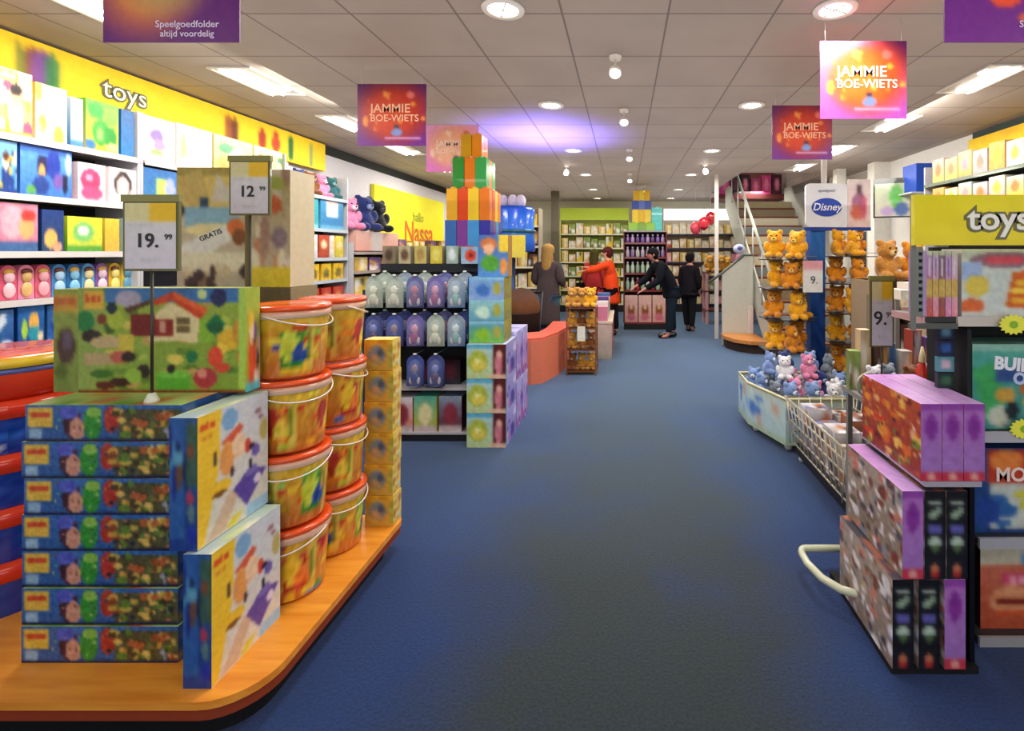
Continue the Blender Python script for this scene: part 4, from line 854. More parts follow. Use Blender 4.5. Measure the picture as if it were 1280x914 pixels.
# landing
ld = struct(empty('floor_upper', (2.72, 10.55, 2.72)))
MB().box(-.72, .72, -.31, .62, -.1, 0, '#581c1c').build('slab', 'matte', ld)
for i, (c_, nm, hh) in enumerate([('#c83c88', 'magenta', .4), ('#281820', 'black', .42), ('#301820', 'dark plum', .42), ('#984060', 'rose', .34), ('#b83c70', 'pink', .4), ('#401828', 'maroon', .42)]):
    cv = Cv(8, 12, c_).ell(.5, .5, .25, .3, '#d87898' if i != 1 else '#583040').noise(i, .15)
    o = tag(pbox('toy_box', .2, .2, hh, c_, front=cv), '%s toy box on the upper landing above the stairs' % nm, 'toy box', 'toy boxes on the stair landing'); o.location = (2.13 + i * .222, 10.42, 2.721)
# white balustrade panel with post and lowest step
bp_ = tag(empty('balustrade', (1.86, 7.9, 0)), 'white balustrade panel with dark handrail at the foot of the stairs', 'balustrade')
V = [(x, y, z) for y in (-.03, .03) for (x, z) in ((-.27, .0), (.22, 0), (.22, 1.42), (.08, 1.42), (-.27, 1.14))]
MB().add(V, [(0, 1, 2, 3, 4), (9, 8, 7, 6, 5)] + [(k, 5 + k, 5 + (k + 1) % 5, (k + 1) % 5) for k in range(5)], hx('#c4c4b4')).build('panel', 'matte', bp_)
MB().tube([(-.5, -.02, 1.0), (-.27, -.02, 1.16), (.08, -.02, 1.45), (.22, -.02, 1.45)], .022, '#5a6058').build('handrail', 'metal', bp_)
MB().box(.14, .21, -.1, -.031, .192, .62, '#dcd0c8').build('newel_post', 'matte', bp_)
MB().ball((.0, -.03, 1.55), (.1, .06, .08), '#c0c4d8').ball((.0, -.08, 1.56), (.045, .03, .035), '#5058a0').build('finial', 'gloss', bp_)
so = tag(MB().prism([(1.56, 7.86), (1.56, 7.6), (1.66, 7.3), (1.86, 7.12), (2.1, 7.1), (2.1, 7.86)], .14, .19, '#d8924a').build('stair_platform', 'steps'), 'orange wooden curved bottom step before the white balustrade', 'step')
MB().prism([(1.6, 7.82), (1.6, 7.6), (1.7, 7.35), (1.88, 7.17), (2.08, 7.15), (2.08, 7.82)], 0, .14, '#302018').build('riser', 'matte', so)
w = MB(); w.box(1.57, 1.63, 8.4, 8.46, 0, ZC, '#d0c8c0'); struct(w.build('trim_4', 'matte'))
w = MB(); w.box(3.45, 3.6, 7.9, 8.05, 0, ZC, '#d8d4c8'); struct(w.build('trim_5', 'matte'))

# ================================================================== PLUSH TOWER (right)
TYr = 4.75
pt = tag(empty('plush_tower', (1.9, TYr, 0)), 'blue display tower with wire trays and a white brand sign on top', 'display stand')
MB().box(-.5, .62, -.2, .3, 0, .06, '#1c2c60').build('base', 'metal', pt)
MB().box(-.09, .05, -.03, .1, .06, 1.74, '#1c54a0', front=Cv(4, 20, '#2468b0', '#1c3888').noise(2, .1)).build('column', 'metal', pt)
MB().tube([(.48, .1, .06), (.48, .1, 1.7)], .03, '#18181c').build('post', 'metal', pt)
LZ = [.56, .86, 1.15, 1.43]; RZ = [.36, .64, .92, 1.2, 1.46]
def tray(x0, x1, y0, y1, z, col='#30343c'):
    m = MB(); m.box(x0, x1, y0, y1, z - .008, z, col)
    m.tube([(x0, y0, z + .03), (x1, y0, z + .03), (x1, y1, z + .03), (x0, y1, z + .03)], .003, '#88888c', 6, True)
    m.build('wire_tray', 'metal', pt)
for z in LZ: tray(-.55, -.1, -.2, .14, z)
for z in RZ: tray(.06, .47, -.2, .14, z)
R = random.Random(8)
rowname = ('lowest', 'second', 'third', 'top')
for j, z in enumerate(LZ):
    for i in range(2):
        use(B[('yellow', 'amber', 'yellow', 'yellow')[(i + j) % 4]], (1.9 - .43 + i * .215, TYr - .03 + .03 * ((i + j) % 2), z + .001), R.uniform(-.7, .7), 'yellow plush bear, %s, %s tray left of the blue column' % (('left', 'right')[i], rowname[j]), 'yellow plush bears left of the blue column', R.uniform(1.3, 1.36))
rowname = ('lowest', 'second', 'middle', 'fourth', 'top')
for j, z in enumerate(RZ):
    for i in range(2):
        use(B[('amber', 'yellow', 'amber')[(i + j) % 3]], (1.9 + .165 + i * .2, TYr - .03 + .03 * ((i + j) % 2), z + .001), R.uniform(-.7, .7), 'amber plush bear, %s, %s tray right of the blue column' % (('left', 'right')[i], rowname[j]), 'amber plush bears right of the blue column', R.uniform(1.2, 1.25))
for j, z in enumerate(LZ): use(B[('amber', 'yellow')[j % 2]], (1.9 - .325 + .05 * (j % 2), TYr - .155, z + .001), .5 - j * .4, 'small yellow plush bear in front, %s tray left of the blue column' % ('lowest', 'second', 'third', 'top')[j], 'small front bears left of the blue column', 1.2)
for j, z in enumerate(RZ): use(B[('yellow', 'amber')[j % 2]], (1.9 + .25 + .05 * (j % 2), TYr - .155, z + .001), -.5 + j * .3, 'small yellow plush bear in front, %s tray right of the blue column' % ('lowest', 'second', 'middle', 'fourth', 'top')[j], 'small front bears right of the blue column', 1.15)
# plush on the top shelf of the pale framed shelving
for i, k in enumerate(('white', 'navy', 'brown', 'pink', 'teal')): use(B[k], (-3.58, 5.15 + i * .2, 2.141), 1.2 + .2 * (i % 2), '%s plush bear on the top shelf above the teal boxes' % k, 'plush bears above the teal boxes', 1.3)
# header sign
m = MB(); pts = []
def rr(x0, x1, z0, z1, r):
    P = []
    for (cx_, cz_, a0) in ((x1 - r, z1 - r, 0), (x0 + r, z1 - r, 90), (x0 + r, z0 + r, 180), (x1 - r, z0 + r, 270)):
        P += [(cx_ + r * math.cos(math.radians(a0 + 15 * k)), cz_ + r * math.sin(math.radians(a0 + 15 * k))) for k in range(7)]
    return P
def plate(m, P, y0, y1, c):
    n = len(P); V = [(x, y0, z) for x, z in P] + [(x, y1, z) for x, z in P]
    m.add(V, [tuple(reversed(range(n))), tuple(range(n, 2 * n))] + [(k, (k + 1) % n, n + (k + 1) % n, n + k) for k in range(n)], hx(c)); return m
hs = plate(MB(), rr(-.15, .25, 1.74, 2.16, .04), -.06, -.03, '#dce0e4').build('sign_board', 'gloss', pt)
plate(MB(), [(.05 + .145 * math.cos(a), 1.93 + .088 * math.sin(a)) for a in [2 * PI * k / 32 for k in range(32)]], -.066, -.061, '#2444a8').build('oval_badge', 'gloss', hs)
text('Disney', .1, '#eef2fa', hs, (.05, -.068, 1.93), name='lettering', shear=.25, bold=.001)
text('speelgoed', .04, '#70809c', hs, (.05, -.064, 2.09))
cv = Cv(14, 22, '#d8c8c8', '#e0c0b8').ell(.5, .2, .14, .1, '#5a3c48').ell(.5, .5, .32, .22, '#9a6080').ell(.42, .7, .3, .16, '#d06850').ell(.7, .6, .12, .24, '#c85878').noise(3, .1)
MB().box(.26, .48, -.05, -.035, 1.74, 2.2, '#d8c8c8', front=cv).build('side_picture', 'card', pt)
MB().box(-.16, .48, -.055, -.02, 1.705, 1.738, '#1c3c90').build('sign_rail', 'metal', pt)
MB().tube([(.05, .0, 2.15), (.05, .0, ZC)], .03, '#c8c4bc').build('ceiling_pole', 'metal', pt)
pcs = MB().box(-.26, -.08, -.29, -.283, 1.13, 1.42, '#dcd8d4', front=Cv(8, 12, '#dcdcd8').rect(0, 0, 1, .25, '#d898a0').noise(2, .04)).build('price_card', 'card', pt)
text('9.', .1, '#405058', pcs, (-.16, -.295, 1.24), name='price_figures')

# mixed plush bin
bpnts = [(1.04, 4.42), (1.04, 4.08), (1.2, 3.62), (1.72, 3.62), (1.92, 3.95), (1.92, 4.42)]
cxb, cyb = 1.48, 4.05
bn2 = tag(empty('plush_bin', (cxb, cyb, 0)), 'white angular bin with blue printed sides full of blue and pink plush', 'bin')
m = MB(); L = [(x - cxb, y - cyb) for x, y in bpnts]
for k in range(len(L)):
    (xa, ya), (xb, yb2) = L[(k + 1) % 6], L[k]
    cv = Cv(18, 12, '#c8dcd4', '#b0ccd0').blobs(k + 3, 5, ['#4878c0', '#88b8d8', '#c8a890', '#3c60b0'], .06, .17, (.1, .2, .9, .8)).rect(0, .9, 1, 1, '#a8c0a0').rect(0, 0, 1, .07, '#c8c498').noise(k, .1)
    if k == 2: cv.ell(.62, .55, .2, .3, '#e0d8a0').ell(.62, .6, .12, .2, '#8a5020')
    # outer face seen from outside: run from k to k+1
    (xa, ya), (xb, yb2) = L[k], L[(k + 1) % 6]
    m.grid((xa, ya, .40), (xb - xa, yb2 - ya, 0), (-.0, 0, -.34), cv)
m.prism([(x * .99, y * .99) for x, y in L], .06, .27, '#90a098'); m.build('printed_side', 'card', bn2)
rm = MB(); rm.tube([(x, y, .405) for x, y in L], .012, '#d0cca0', 6, True); rm.build('rim', 'gloss', bn2)
for x, y in L[:4]: MB().ball((x * .85, y * .85, .03), .03, '#c8c8c0').build('castor', 'gloss', bn2)
R = random.Random(3); kk = ['blue', 'white', 'blue', 'pink', 'grey', 'navy', 'blue', 'white', 'pink']; n = 0
posn = [(1.15, 4.3), (1.32, 4.3), (1.49, 4.32), (1.66, 4.3), (1.81, 4.28), (1.15, 4.12), (1.32, 4.12), (1.49, 4.14), (1.66, 4.12), (1.81, 4.1), (1.22, 3.93), (1.38, 3.94), (1.55, 3.95), (1.7, 3.93), (1.28, 3.76), (1.45, 3.76), (1.62, 3.76)]
for i, (x, y) in enumerate(posn):
    k = kk[(i * 4) % 9]
    row = 'back row' if i < 5 else 'second row' if i < 10 else 'third row' if i < 14 else 'front row'
    c0 = [0, 5, 10, 14][['back row', 'second row', 'third row', 'front row'].index(row)]
    use(B[k], (x, y, .272), R.uniform(-1, 1), '%s plush bear in the white bin, %s, %s from left' % (k, row, ORD[i - c0]), 'mixed plush bears in the white bin', R.uniform(.9, 1.1))
for i, (x, y, z, k) in enumerate([(1.24, 4.2, .44, 'blue'), (1.42, 4.2, .45, 'navy'), (1.6, 4.2, .45, 'blue'), (1.33, 4.03, .44, 'white'), (1.52, 4.04, .45, 'pink'), (1.72, 4.16, .43, 'grey')]):
    use(B[k], (x, y, z), (R.uniform(-.3, .1), R.uniform(-.4, .4), R.uniform(-1, 1)), '%s plush bear on top of the heap in the white bin, %s from left' % (k, ('leftmost', 'third', 'fifth', 'second', 'fourth', 'rightmost')[i]), 'plush bears on top of the bin heap', .95)

# wire basket
wb = tag(empty('wire_basket', (1.44, 3.1, 0)), 'cream wire basket on a dark base full of small packs beside the puzzle stack', 'basket')
m = MB(); x0, x1, y0, y1 = -.24, .24, -.45, .45
def ring(z, i): return [(x0 + i, y0 + i, z), (x1 - i, y0 + i, z), (x1 - i, y1 - i, z), (x0 + i, y1 - i, z)]
for z, i in ((.44, -.02), (.36, 0), (.28, .01), (.2, .02), (.12, .03)): m.tube(ring(z, i), .006 if z < .4 else .009, '#cfc8b0', 6, True)
for k in range(13):
    y = y0 + (y1 - y0) * k / 12; s = (k / 12 - .5) * 2 * .03
    for (xa, ss) in ((x0, 1), (x1, -1)): m.tube([(xa - ss * .02, y, .44), (xa + ss * .03, y - s, .12)], .004, '#cfc8b0', 5)
for k in range(7):
    x = x0 + (x1 - x0) * k / 6
    for (ya_, ss) in ((y0, 1), (y1, -1)): m.tube([(x, ya_ - ss * .02, .44), (x, ya_ + ss * .03, .12)], .004, '#cfc8b0', 5)
m.build('wire_cage', 'metal', wb)
MB().box(-.2, .2, -.41, .41, .05, .125, '#14161c').build('base', 'matte', wb)
for sx in (-1, 1):
    for sy in (-1, 1): MB().ball((sx * .17, sy * .37, .026), .026, '#c0c0b8').build('castor', 'gloss', wb)
for i in range(4):
    for j in range(2):
        cv = Cv(10, 10, ['#c8b8a0', '#d8d8d8', '#a86a50', '#e0e4ec'][i], '#8a7a78').blobs(i * 2 + j, 7, ['#3c2c28', '#e8e8f0', '#7880b0', '#c07850'], .1, .25).noise(i, .15)
        o = tag(pbox('toy_pack', .16, .17, .2, '#a89888', front=cv, left=cv, top=cv), '%s pack in the wire basket, %s from the near end, %s side' % (('tan', 'white', 'brown', 'pale blue')[i], ORD[i], ('aisle', 'far')[j]), 'toy pack', 'packs in the cream wire basket')
        o.location = (1.44 - .1 + j * .2, 3.1 - .31 + i * .205, .127 + .0); o.scale = (1, 1, 1.2 + .25 * ((i + j) % 2))

# ================================================================== PUZZLE STACK
ux = tag(empty('puzzle_rack', (1.1, 1.95, 0)), 'low black rack with a white shelf holding the upright puzzle boxes', 'rack')
MB().box(-.15, .16, -.22, .3, 0, .025, '#0c0d12').build('base', 'matte', ux)
MB().box(-.04, .16, -.235, .24, .672, .69, '#b0acb8').build('shelf', 'metal', ux)
MB().box(.142, .16, -.2, .24, .025, .672, '#101116').build('upright', 'metal', ux)
MB().box(.02, .16, .24, .26, .025, .672, '#101116').build('back_panel', 'metal', ux)
def sideart(seed, base, pal): return Cv(48, 42, base[0], base[1]).blobs(seed, 70, pal, .02, .08).blobs(seed + 1, 40, pal + ['#201c24', '#f0ece8'], .012, .03).noise(seed, .16)
def puzz(kind, H, seed, D=.42):
    if kind == 'purple':
        f = Cv(8, 30, '#a868b8', '#9870b8').rect(.0, .0, 1, .08, '#8a40a0').ell(.5, .3, .3, .18, '#7c2c90').rect(.0, .9, 1, 1, '#b83048').ell(.5, .94, .2, .04, '#e0a898').noise(seed, .08); sp = '#9458b0'; tp_ = Cv(4, 16, '#c890d4', '#c8a0dc').noise(2, .06)
    else:
        f = Cv(8, 30, '#101014', '#14141c').rect(.2, .12, .8, .16, '#b8c8b8').poly([(.2, .26), (.85, .16), (.85, .24), (.3, .34)], '#90a890').rect(.2, .4, .85, .47, '#5c5ca8').ell(.5, .58, .3, .06, '#b0c8b8').ell(.5, .66, .2, .04, '#486038').ell(.5, .88, .22, .05, '#c87858').ell(.5, .95, .2, .03, '#b02c28').noise(seed, .1); sp = '#141418'; tp_ = Cv(4, 16, '#2c3440', '#584858').blobs(3, 10, ['#c8d0d0', '#403848', '#a06048'], .1, .2)
    if kind == 'purple' and seed % 2 == 0: sa = sideart(seed, ('#b85028', '#903020'), ['#e08a28', '#c8381c', '#e8b850', '#7a8a30', '#6a1c18', '#e0a070', '#d86a20'])
    else: sa = sideart(seed, ('#a89890', '#8a7868'), ['#d8d4dc', '#7a3c30', '#b09878', '#504858', '#c87868', '#e0dce0', '#6a5848', '#7888a0'])
    return tag(pbox('puzzle_box', .074, D, H, sp, front=f, left=sa, top=tp_, right=sa), None, 'puzzle box')
PB = {('purple', 0): puzz('purple', .272, 2), ('purple', 1): puzz('purple', .31, 3), ('black', 1): puzz('black', .31, 5)}
y_ = 1.72 + .21
for i in range(3):
    use(PB[('purple', 0)], (1.085 + .076 * i, y_, .691), 0, 'purple-spined puzzle box, %s from left on the white shelf, top row' % ORD[i], 'puzzle boxes on the white shelf')
for i, k in enumerate(('purple', 'black', 'black')):
    use(PB[(k, 1)], (1.02 + .078 * i, y_ , .345), 0, '%s-spined puzzle box, %s from left in the middle row' % (k, ORD[i]), 'puzzle boxes in the middle row')
for i, k in enumerate(('black', 'black', 'purple')):
    use(PB[(k, 1)], (.985 + .092 * i, y_ , .026), 0, '%s-spined puzzle box, %s from left in the bottom row' % (k, ORD[i]), 'puzzle boxes in the bottom row', (1, 1, 1.02))
# bumper rail
br_ = tag(empty('bumper_rail', (1.02, 2.16, .1)), 'cream bent tube bumper rail sticking out low into the aisle', 'bumper')
P = [(.14, .14, 0), (-.12, .14, 0)] + [(-.165 - .03 * math.sin(a), .09 + .05 * math.cos(a), 0) for a in [PI / 2 * k / 5 for k in range(6)]]
P += [(-.195, .03, 0), (-.17, -.07, 0), (-.12, -.14, 0), (-.05, -.175, 0), (.1, -.18, 0)]
MB().tube(P, .0165, '#c4c8ac', 10).build('tube', 'gloss', br_)
for yy in (.14, -.18): MB().tube([(.1, yy, -.1), (.1, yy, 0)], .012, '#a0a090').build('foot', 'metal', br_)

# ================================================================== GAMES GONDOLA (right edge)
gg = tag(empty('games_gondola', (1.75, 2.1, 0)), 'black gondola of board games with yellow toys sign at the right edge', 'shelving')
MB().box(-.42, .6, .0, .03, 0, 1.52, '#0c1012').build('back_panel', 'matte', gg)
for x in (-.425,): MB().box(x, x + .016, -.22, .03, 0, 1.2, '#14181a').build('side_panel', 'matte', gg)
for z, lc in ((.03, '#98989c'), (.406, '#a8a8b0'), (.81, '#b0b0b8')):
    MB().box(-.4, .6, -.24, -.001, z - .02, z, '#3a3c40').build('shelf', 'metal', gg); MB().box(-.4, .6, -.252, -.241, z - .034, z + .006, lc).build('price_rail', 'gloss', gg)
MB().box(-.59, .6, -.22, -.001, 1.228, 1.248, '#3a3c40').build('shelf', 'metal', gg); MB().box(-.47, .6, -.232, -.221, 1.214, 1.252, '#c8c0b8').build('price_rail', 'gloss', gg)
MB().box(-.598, -.591, -.222, -.001, 1.222, 1.25, '#c8a0a0').build('price_rail', 'gloss', gg)
MB().box(-.655, -.64, -.249, -.235, 1.2, 1.72, '#787c78').build('post', 'metal', gg); MB().box(-.655, -.47, -.234, -.2205, 1.205, 1.226, '#5c605c').build('bracket', 'metal', gg); 
m = MB()
for k in range(9): m.box(-.612, -.6, -.222, -.2195, 1.27 + k * .027, 1.283 + k * .027, '#101418')
m.box(-.615, -.596, -.2195, -.205, 1.25, 1.52, '#7a8480'); m.build('slotted_upright', 'metal', gg)
sgn = MB().box(-.66, .6, -.27, -.25, 1.525, 1.715, '#f0e028', front=Cv(12, 4, '#f2e42c', '#f0dc38').noise(2, .03)).build('sign_board', 'gloss', gg)
text('toys', .122, '#787450', sgn, (-.345, -.2715, 1.622), name='lettering', bold=.011, sx=1.12); text('toys', .122, '#f4f4e8', sgn, (-.345, -.2745, 1.622), name='lettering', bold=.002, sx=1.12)
# games
for i, (ca, cb, nm) in enumerate([('#a890c8', '#c85848', 'lilac'), ('#b8b0d0', '#e08898', 'mauve'), ('#7a6a80', '#a05040', 'dusky'), ('#b098c8', '#d888b0', 'violet'), ('#c8b8c8', '#e090a0', 'pale pink')]):
    f = Cv(4, 22, ca, cb).rect(0, .45, 1, .7, '#c8a858').rect(0, .0, 1, .08, '#c0c8c0').rect(.3, .1, .7, .4, '#8070a8' if i % 2 else '#d0c8e0').noise(i, .1)
    o = tag(pbox('board_game', .0225, .12, .255, cb, front=f, left=Cv(4, 4, ca), top='#c8c8c0'), '%s spined board game standing below the toys sign, %s from left' % (nm, ORD[i]), 'board game', 'board games standing under the toys sign'); o.location = (1.185 + i * .0245, 1.95, 1.249)
f = Cv(44, 34, '#c0ccc0', '#c8d0d0').ell(.42, .16, .34, .12, '#8a6a78').ell(.42, .16, .2, .07, '#c84858').rect(.0, .2, .2, .45, '#98b0d8').ell(.15, .55, .12, .16, '#d8c050').ell(.1, .85, .12, .12, '#d86a38').poly([(.42, .85), (.5, .35), (.8, .25), (1, .3), (1, .95)], '#d0601c').ell(.65, .5, .14, .06, '#e8b830').ell(.62, .62, .16, .05, '#f0c840').ell(.6, .76, .14, .05, '#e8a830').ell(.8, .5, .05, .2, '#b83818').rect(0, .93, 1, 1, '#c8ccc8').noise(4, .1)
o = tag(pbox('board_game', .4, .12, .262, '#b8c0b8', front=f), 'white board game box with orange picture under the toys sign', 'board game'); o.location = (1.51, 1.95, 1.249)
f = Cv(36, 30, '#48a090', '#3c8c8c').rect(0, 0, 1, .09, '#88b8a8').poly([(.0, .3), (.2, .2), (.3, .7), (.1, .9)], '#38a058').ell(.3, .6, .09, .1, '#c8983c').ell(.6, .68, .13, .25, '#e0a828').ell(.52, .52, .1, .08, '#c05c20').ell(.66, .85, .1, .14, '#d8cc40').ell(.25, .85, .12, .13, '#c0c8b8').ell(.36, .78, .06, .1, '#101c28').ell(.9, .6, .14, .3, '#a8b0c0').rect(.22, .3, .97, .46, '#2c4c88').noise(3, .1)
gb = tag(pbox('board_game', .43, .16, .33, '#3c9088', front=f, left='#2c6c60', top='#78a898'), 'green board game box with white block lettering on the gondola', 'board game'); gb.location = (1.57, 1.975, .811)
text('BUILD IT', .068, '#e8e8f4', gb, (-.0, -.082, .245), rot=(PI / 2, math.radians(5), 0), bold=.003); text('OVER', .062, '#b8c8e8', gb, (.02, -.082, .19), rot=(PI / 2, math.radians(5), 0), bold=.003)
f = Cv(36, 30, '#1c3c78', '#1c3470').rect(.12, .02, 1, .42, '#b83820').ell(.3, .15, .16, .13, '#e08038').rect(.0, .0, .12, 1, '#1c4480').rect(.15, .42, 1, .95, '#c0c8c0').blobs(6, 14, ['#98a830', '#c8c838', '#2c60a0', '#e0e4e0', '#4a7838'], .04, .1, (.2, .45, 1, .95)).ell(.12, .75, .12, .16, '#204090').noise(3, .1)
mb_ = tag(pbox('board_game', .42, .16, .33, '#1c3c78', front=f, left='#14284c', top='#30508c'), 'blue board game box with white lettering on a red band, middle shelf', 'board game'); mb_.location = (1.57, 1.975, .407)
text('MONOPOLY', .075, '#f0d8d0', mb_, (.085, -.082, .225), bold=.002)
f = Cv(36, 28, '#c87058', '#a8482c').rect(0, 0, 1, .2, '#c0b8a0').rect(.4, .04, .9, .18, '#5a98d0').rect(.2, .3, 1, .45, '#c84868').letters(.3, .32, .9, .44, '#e8a0b0', 5, 7).ell(.3, .65, .2, .2, '#d89068').rect(.15, .62, .55, .68, '#701c10').rect(.15, .76, .55, .84, '#c85028').ell(.75, .7, .2, .2, '#581c18').noise(4, .12)
o = tag(pbox('board_game', .4, .14, .31, '#a04c38', front=f, left='#301818'), 'brick red board game box on the lowest gondola shelf', 'board game'); o.location = (1.59, 1.97, .031)
# starburst price tags
def burst(x, y, z, label):
    P = []
    for k in range(32):
        a = 2 * PI * k / 32; r = .05 if k % 2 else .04; P.append((r * math.cos(a) * 1.15, r * math.sin(a) * .8))
    o = tag(plate(MB(), P, -.001, .001, '#ecec4c').build('price_tag', 'card'), label, 'price tag', 'yellow starburst price tags'); o.location = (x, y, z)
    plate(MB(), [(.016 * math.cos(2 * PI * k / 12), .014 * math.sin(2 * PI * k / 12)) for k in range(12)], -.003, -.0015, '#88b830').build('price_spot', 'card', o)
burst(1.475, 1.845, 1.225, 'yellow starburst price tag on the shelf edge above the green game')
burst(1.515, 1.844, .83, 'yellow starburst price tag on the shelf edge above the blue game')

# display table behind the puzzles with clutter
dt = tag(empty('display_table', (1.42, 2.475, 0)), 'narrow grey table behind the puzzle rack covered with small toys', 'table')
MB().box(-.25, .28, -.145, .145, .76, .785, '#8a8480').build('table_top', 'matte', dt)
for sx in (-1, 1):
    for sy in (-1, 1): MB().box(sx * .22 - .012, sx * .22 + .012, sy * .12 - .012, sy * .12 + .012, 0, .76, '#8c8a80').build('leg', 'metal', dt)
R = random.Random(5)
for i in range(5): use(B[('white', 'grey', 'brown', 'pink', 'blue')[i]], (1.24 + .088 * i, 2.42 + .04 * (i % 2), .786), R.uniform(-.7, .7), '%s small plush bear on the grey table behind the puzzle boxes' % ('white', 'grey', 'brown', 'pink', 'blue')[i], 'small plush on the grey table', .72)
t = tag(empty('squeeze_bottle', (1.46, 2.385, .786)), 'red squeeze bottle with pale cap on the grey table behind the puzzle boxes', 'bottle')
MB().lathe([(0, 0), (.034, 0), (.036, .01), (.034, .13), (.015, .165), (.015, .175)], 16, '#d03828').build('body', 'gloss', t)
MB().lathe([(.016, .175), (.015, .2), (.005, .25), (0, .251)], 12, '#d8c898').build('cap', 'gloss', t)
for i in range(8):
    p, nm = VAR[[5, 9, 2, 4, 1, 3, 8, 0][i]]; use(p, (1.2 + i * .066, 2.55 + .03 * (i % 2), .786), .2 * (i % 3 - 1), '%s little box, %s from left at the back of the grey table' % (nm, ORD[i]), 'little boxes on the grey table', (.055, .06, .2 + .07 * ((i * 3) % 4) / 2))
t = tag(empty('wire_hoop', (1.2, 2.38, .786)), 'pale wire hoop toy at the left corner of the grey table', 'toy')
MB().tube([(0 + .06 * math.cos(a), .0, .062 + .06 * math.sin(a)) for a in [2 * PI * k / 20 for k in range(20)]], .006, '#b8b8a0', 6, True).build('hoop', 'metal', t)
t = tag(empty('card_strip', (1.268, 1.93, .965)), 'hanging strip of dark blue and pale card packs left of the green game', 'card packs')
MB().tube([(0, .012, .0), (0, .012, .262)], .003, '#20242c').build('strip', 'metal', t)
for k, (c_, c2_) in enumerate((('#141c3c', '#58889c'), ('#181c40', '#2858a0'), ('#508898', '#d0b0c0'), ('#1c2c30', '#3c6848'))):
    cv = Cv(7, 7, c_).ell(.5, .5, .35, .3, c2_).noise(k, .1); MB().box(-.032, .032, -.012, .008, .255 - .064 * (k + 1), .25 - .064 * k, c_, front=cv).build('card_pack', 'card', t)

price_sign((px(1102, 2.38), 2.38, .786), .786, pz(432, 2.38), pz(352, 2.38), .1, '9.', '99', 'tall white and yellow price card on a short pole left of the toys sign')

# shelf with small toys mid right
hshelf('toy_shelf_unit', 'low shelving with small dark and green toys behind the games gondola', 1.72, 2.45, 3.05, .4, [.12, .45, .8, 1.15], 1.2, c='#787068', lip='#c09088', back='#2c2c24', base='#181818')
for j, z in enumerate((.45, .8)):
    fillrow(200 + j, 8, 1.74, 2.43, 3.17, z + .001, .2, .3, .2, 0, 'x', '%s shelf of the low shelving behind the games' % ('second', 'third')[j], 'small toys on the low shelving', [2, 5, 9, 1, 2, 3])
fillrow(205, 8, 1.74, 2.43, 3.17, 1.151, .1, .17, .2, 0, 'x', 'top of the low shelving behind the games', 'small toys on top of the low shelving', [2, 9, 0, 1])
hshelf('toy_shelf_unit', 'tall tan shelving carrying the large tan plush bear', 1.98, 2.6, 3.85, .4, [.12, .5, .9], 1.27, c='#988468', lip='#b8a080', back='#4c4030')
for j, z in enumerate((.5, .9)): fillrow(210 + j, 5, 2.0, 2.58, 3.97, z + .001, .2, .3, .2, 0, 'x', '%s shelf of the tall tan shelving' % ('middle', 'upper')[j], 'boxes on the tall tan shelving', [0, 9, 2, 3])
use(B['tan'], (2.14, 3.98, 1.271), .2, 'large tan plush bear sitting on the tall tan shelving', None, 1.55)
use(B['amber'], (2.4, 4.05, 1.271), -.3, 'orange-brown plush bear right of the large tan bear', None, 1.5)

# ================================================================== RIGHT WALL
XRF = 3.66
t = shelf_unit('shelving_unit', 'right wall shelving under the yellow header', -1, 4.0, 5.95, [.12, .55, 1.0, 1.4, 1.75, 2.02, 2.31], XRF, 3.98, 2.53, lip='#707c68', board='#5a6458')
R = random.Random(6)
for j, (z, h) in enumerate(((2.311, .25), (2.021, .2), (1.751, .2))):
    for i in range(8):
        cA = R.choice(['#e8dcc0', '#f0e8d8', '#e0b060', '#d8c0c0', '#f0e0a0', '#b8c8c0']); cB = R.choice(['#e09030', '#c89090', '#e8c040', '#f4f0e8'])
        cv = Cv(10, 10, cA, cB).ell(.5, .5, .25, .3, R.choice(['#c87838', '#b88898', '#e0b030', '#8a7a60'])).noise(i + j * 9, .12)
        o = tag(pbox('toy_box', .2, .2, h + .03 * (i % 2), cA, front=cv), 'pale toy box, %s from the near end, %s shelf under the right yellow header' % (ORD[i], ('top', 'second', 'third')[j]), 'toy box', 'pale toy boxes on the right wall'); o.location = (XRF + .13, 4.15 + i * .225, z); o.rotation_euler.z = -PI / 2
m = MB(); cv = Cv(60, 6, '#e0b81c', '#f4dc40').blobs(3, 5, ['#e0a030', '#f0e8a0'], .02, .05).noise(3, .05)
m.grid((-.02, 1.28, .24), (0, -2.56, 0), (0, 0, -.24), cv); m.box(-.018, .03, -1.28, 1.28, 0, .24, '#e8c428')
o = tag(m.build('header_board', 'matte'), 'yellow header board above the right wall shelving', 'header board'); o.location = (3.95, 4.28, 2.53)
o = tag(pbox('toy_box', .3, .2, .36, '#1c4cb8', front=Cv(8, 10, '#1c50c0', '#1c44a8').noise(2, .08), left='#1c44a0'), 'plain deep blue box high on the right wall bracket', 'box'); o.location = (3.82, 6.35, 2.27); o.rotation_euler.z = -PI / 2
o2 = MB().box(-.17, .16, -.15, .15, -.02, 0, '#c8c8c0').build('wall_bracket', 'metal'); tag(o2, 'white wall bracket under the deep blue box', 'bracket'); o2.location = (3.83, 6.35, 2.268)
tv = tag(empty('television', (3.62, 6.55, 2.22)), 'black television with a green picture mounted high on the right wall', 'television')
tv.rotation_euler.z = math.radians(-25)
MB().box(-.24, .22, -.03, .03, -.26, .27, '#101214').build('housing', 'gloss', tv)
MB().grid((-.22, -.032, .2), (.42, 0, 0), (0, 0, -.44), Cv(16, 18, '#a8b890', '#c0b8a8').ell(.6, .4, .18, .35, '#4ca838').ell(.75, .8, .2, .2, '#3c5890').ell(.35, .85, .2, .14, '#a890b8').noise(3, .08)).build('screen', 'gloss', tv)
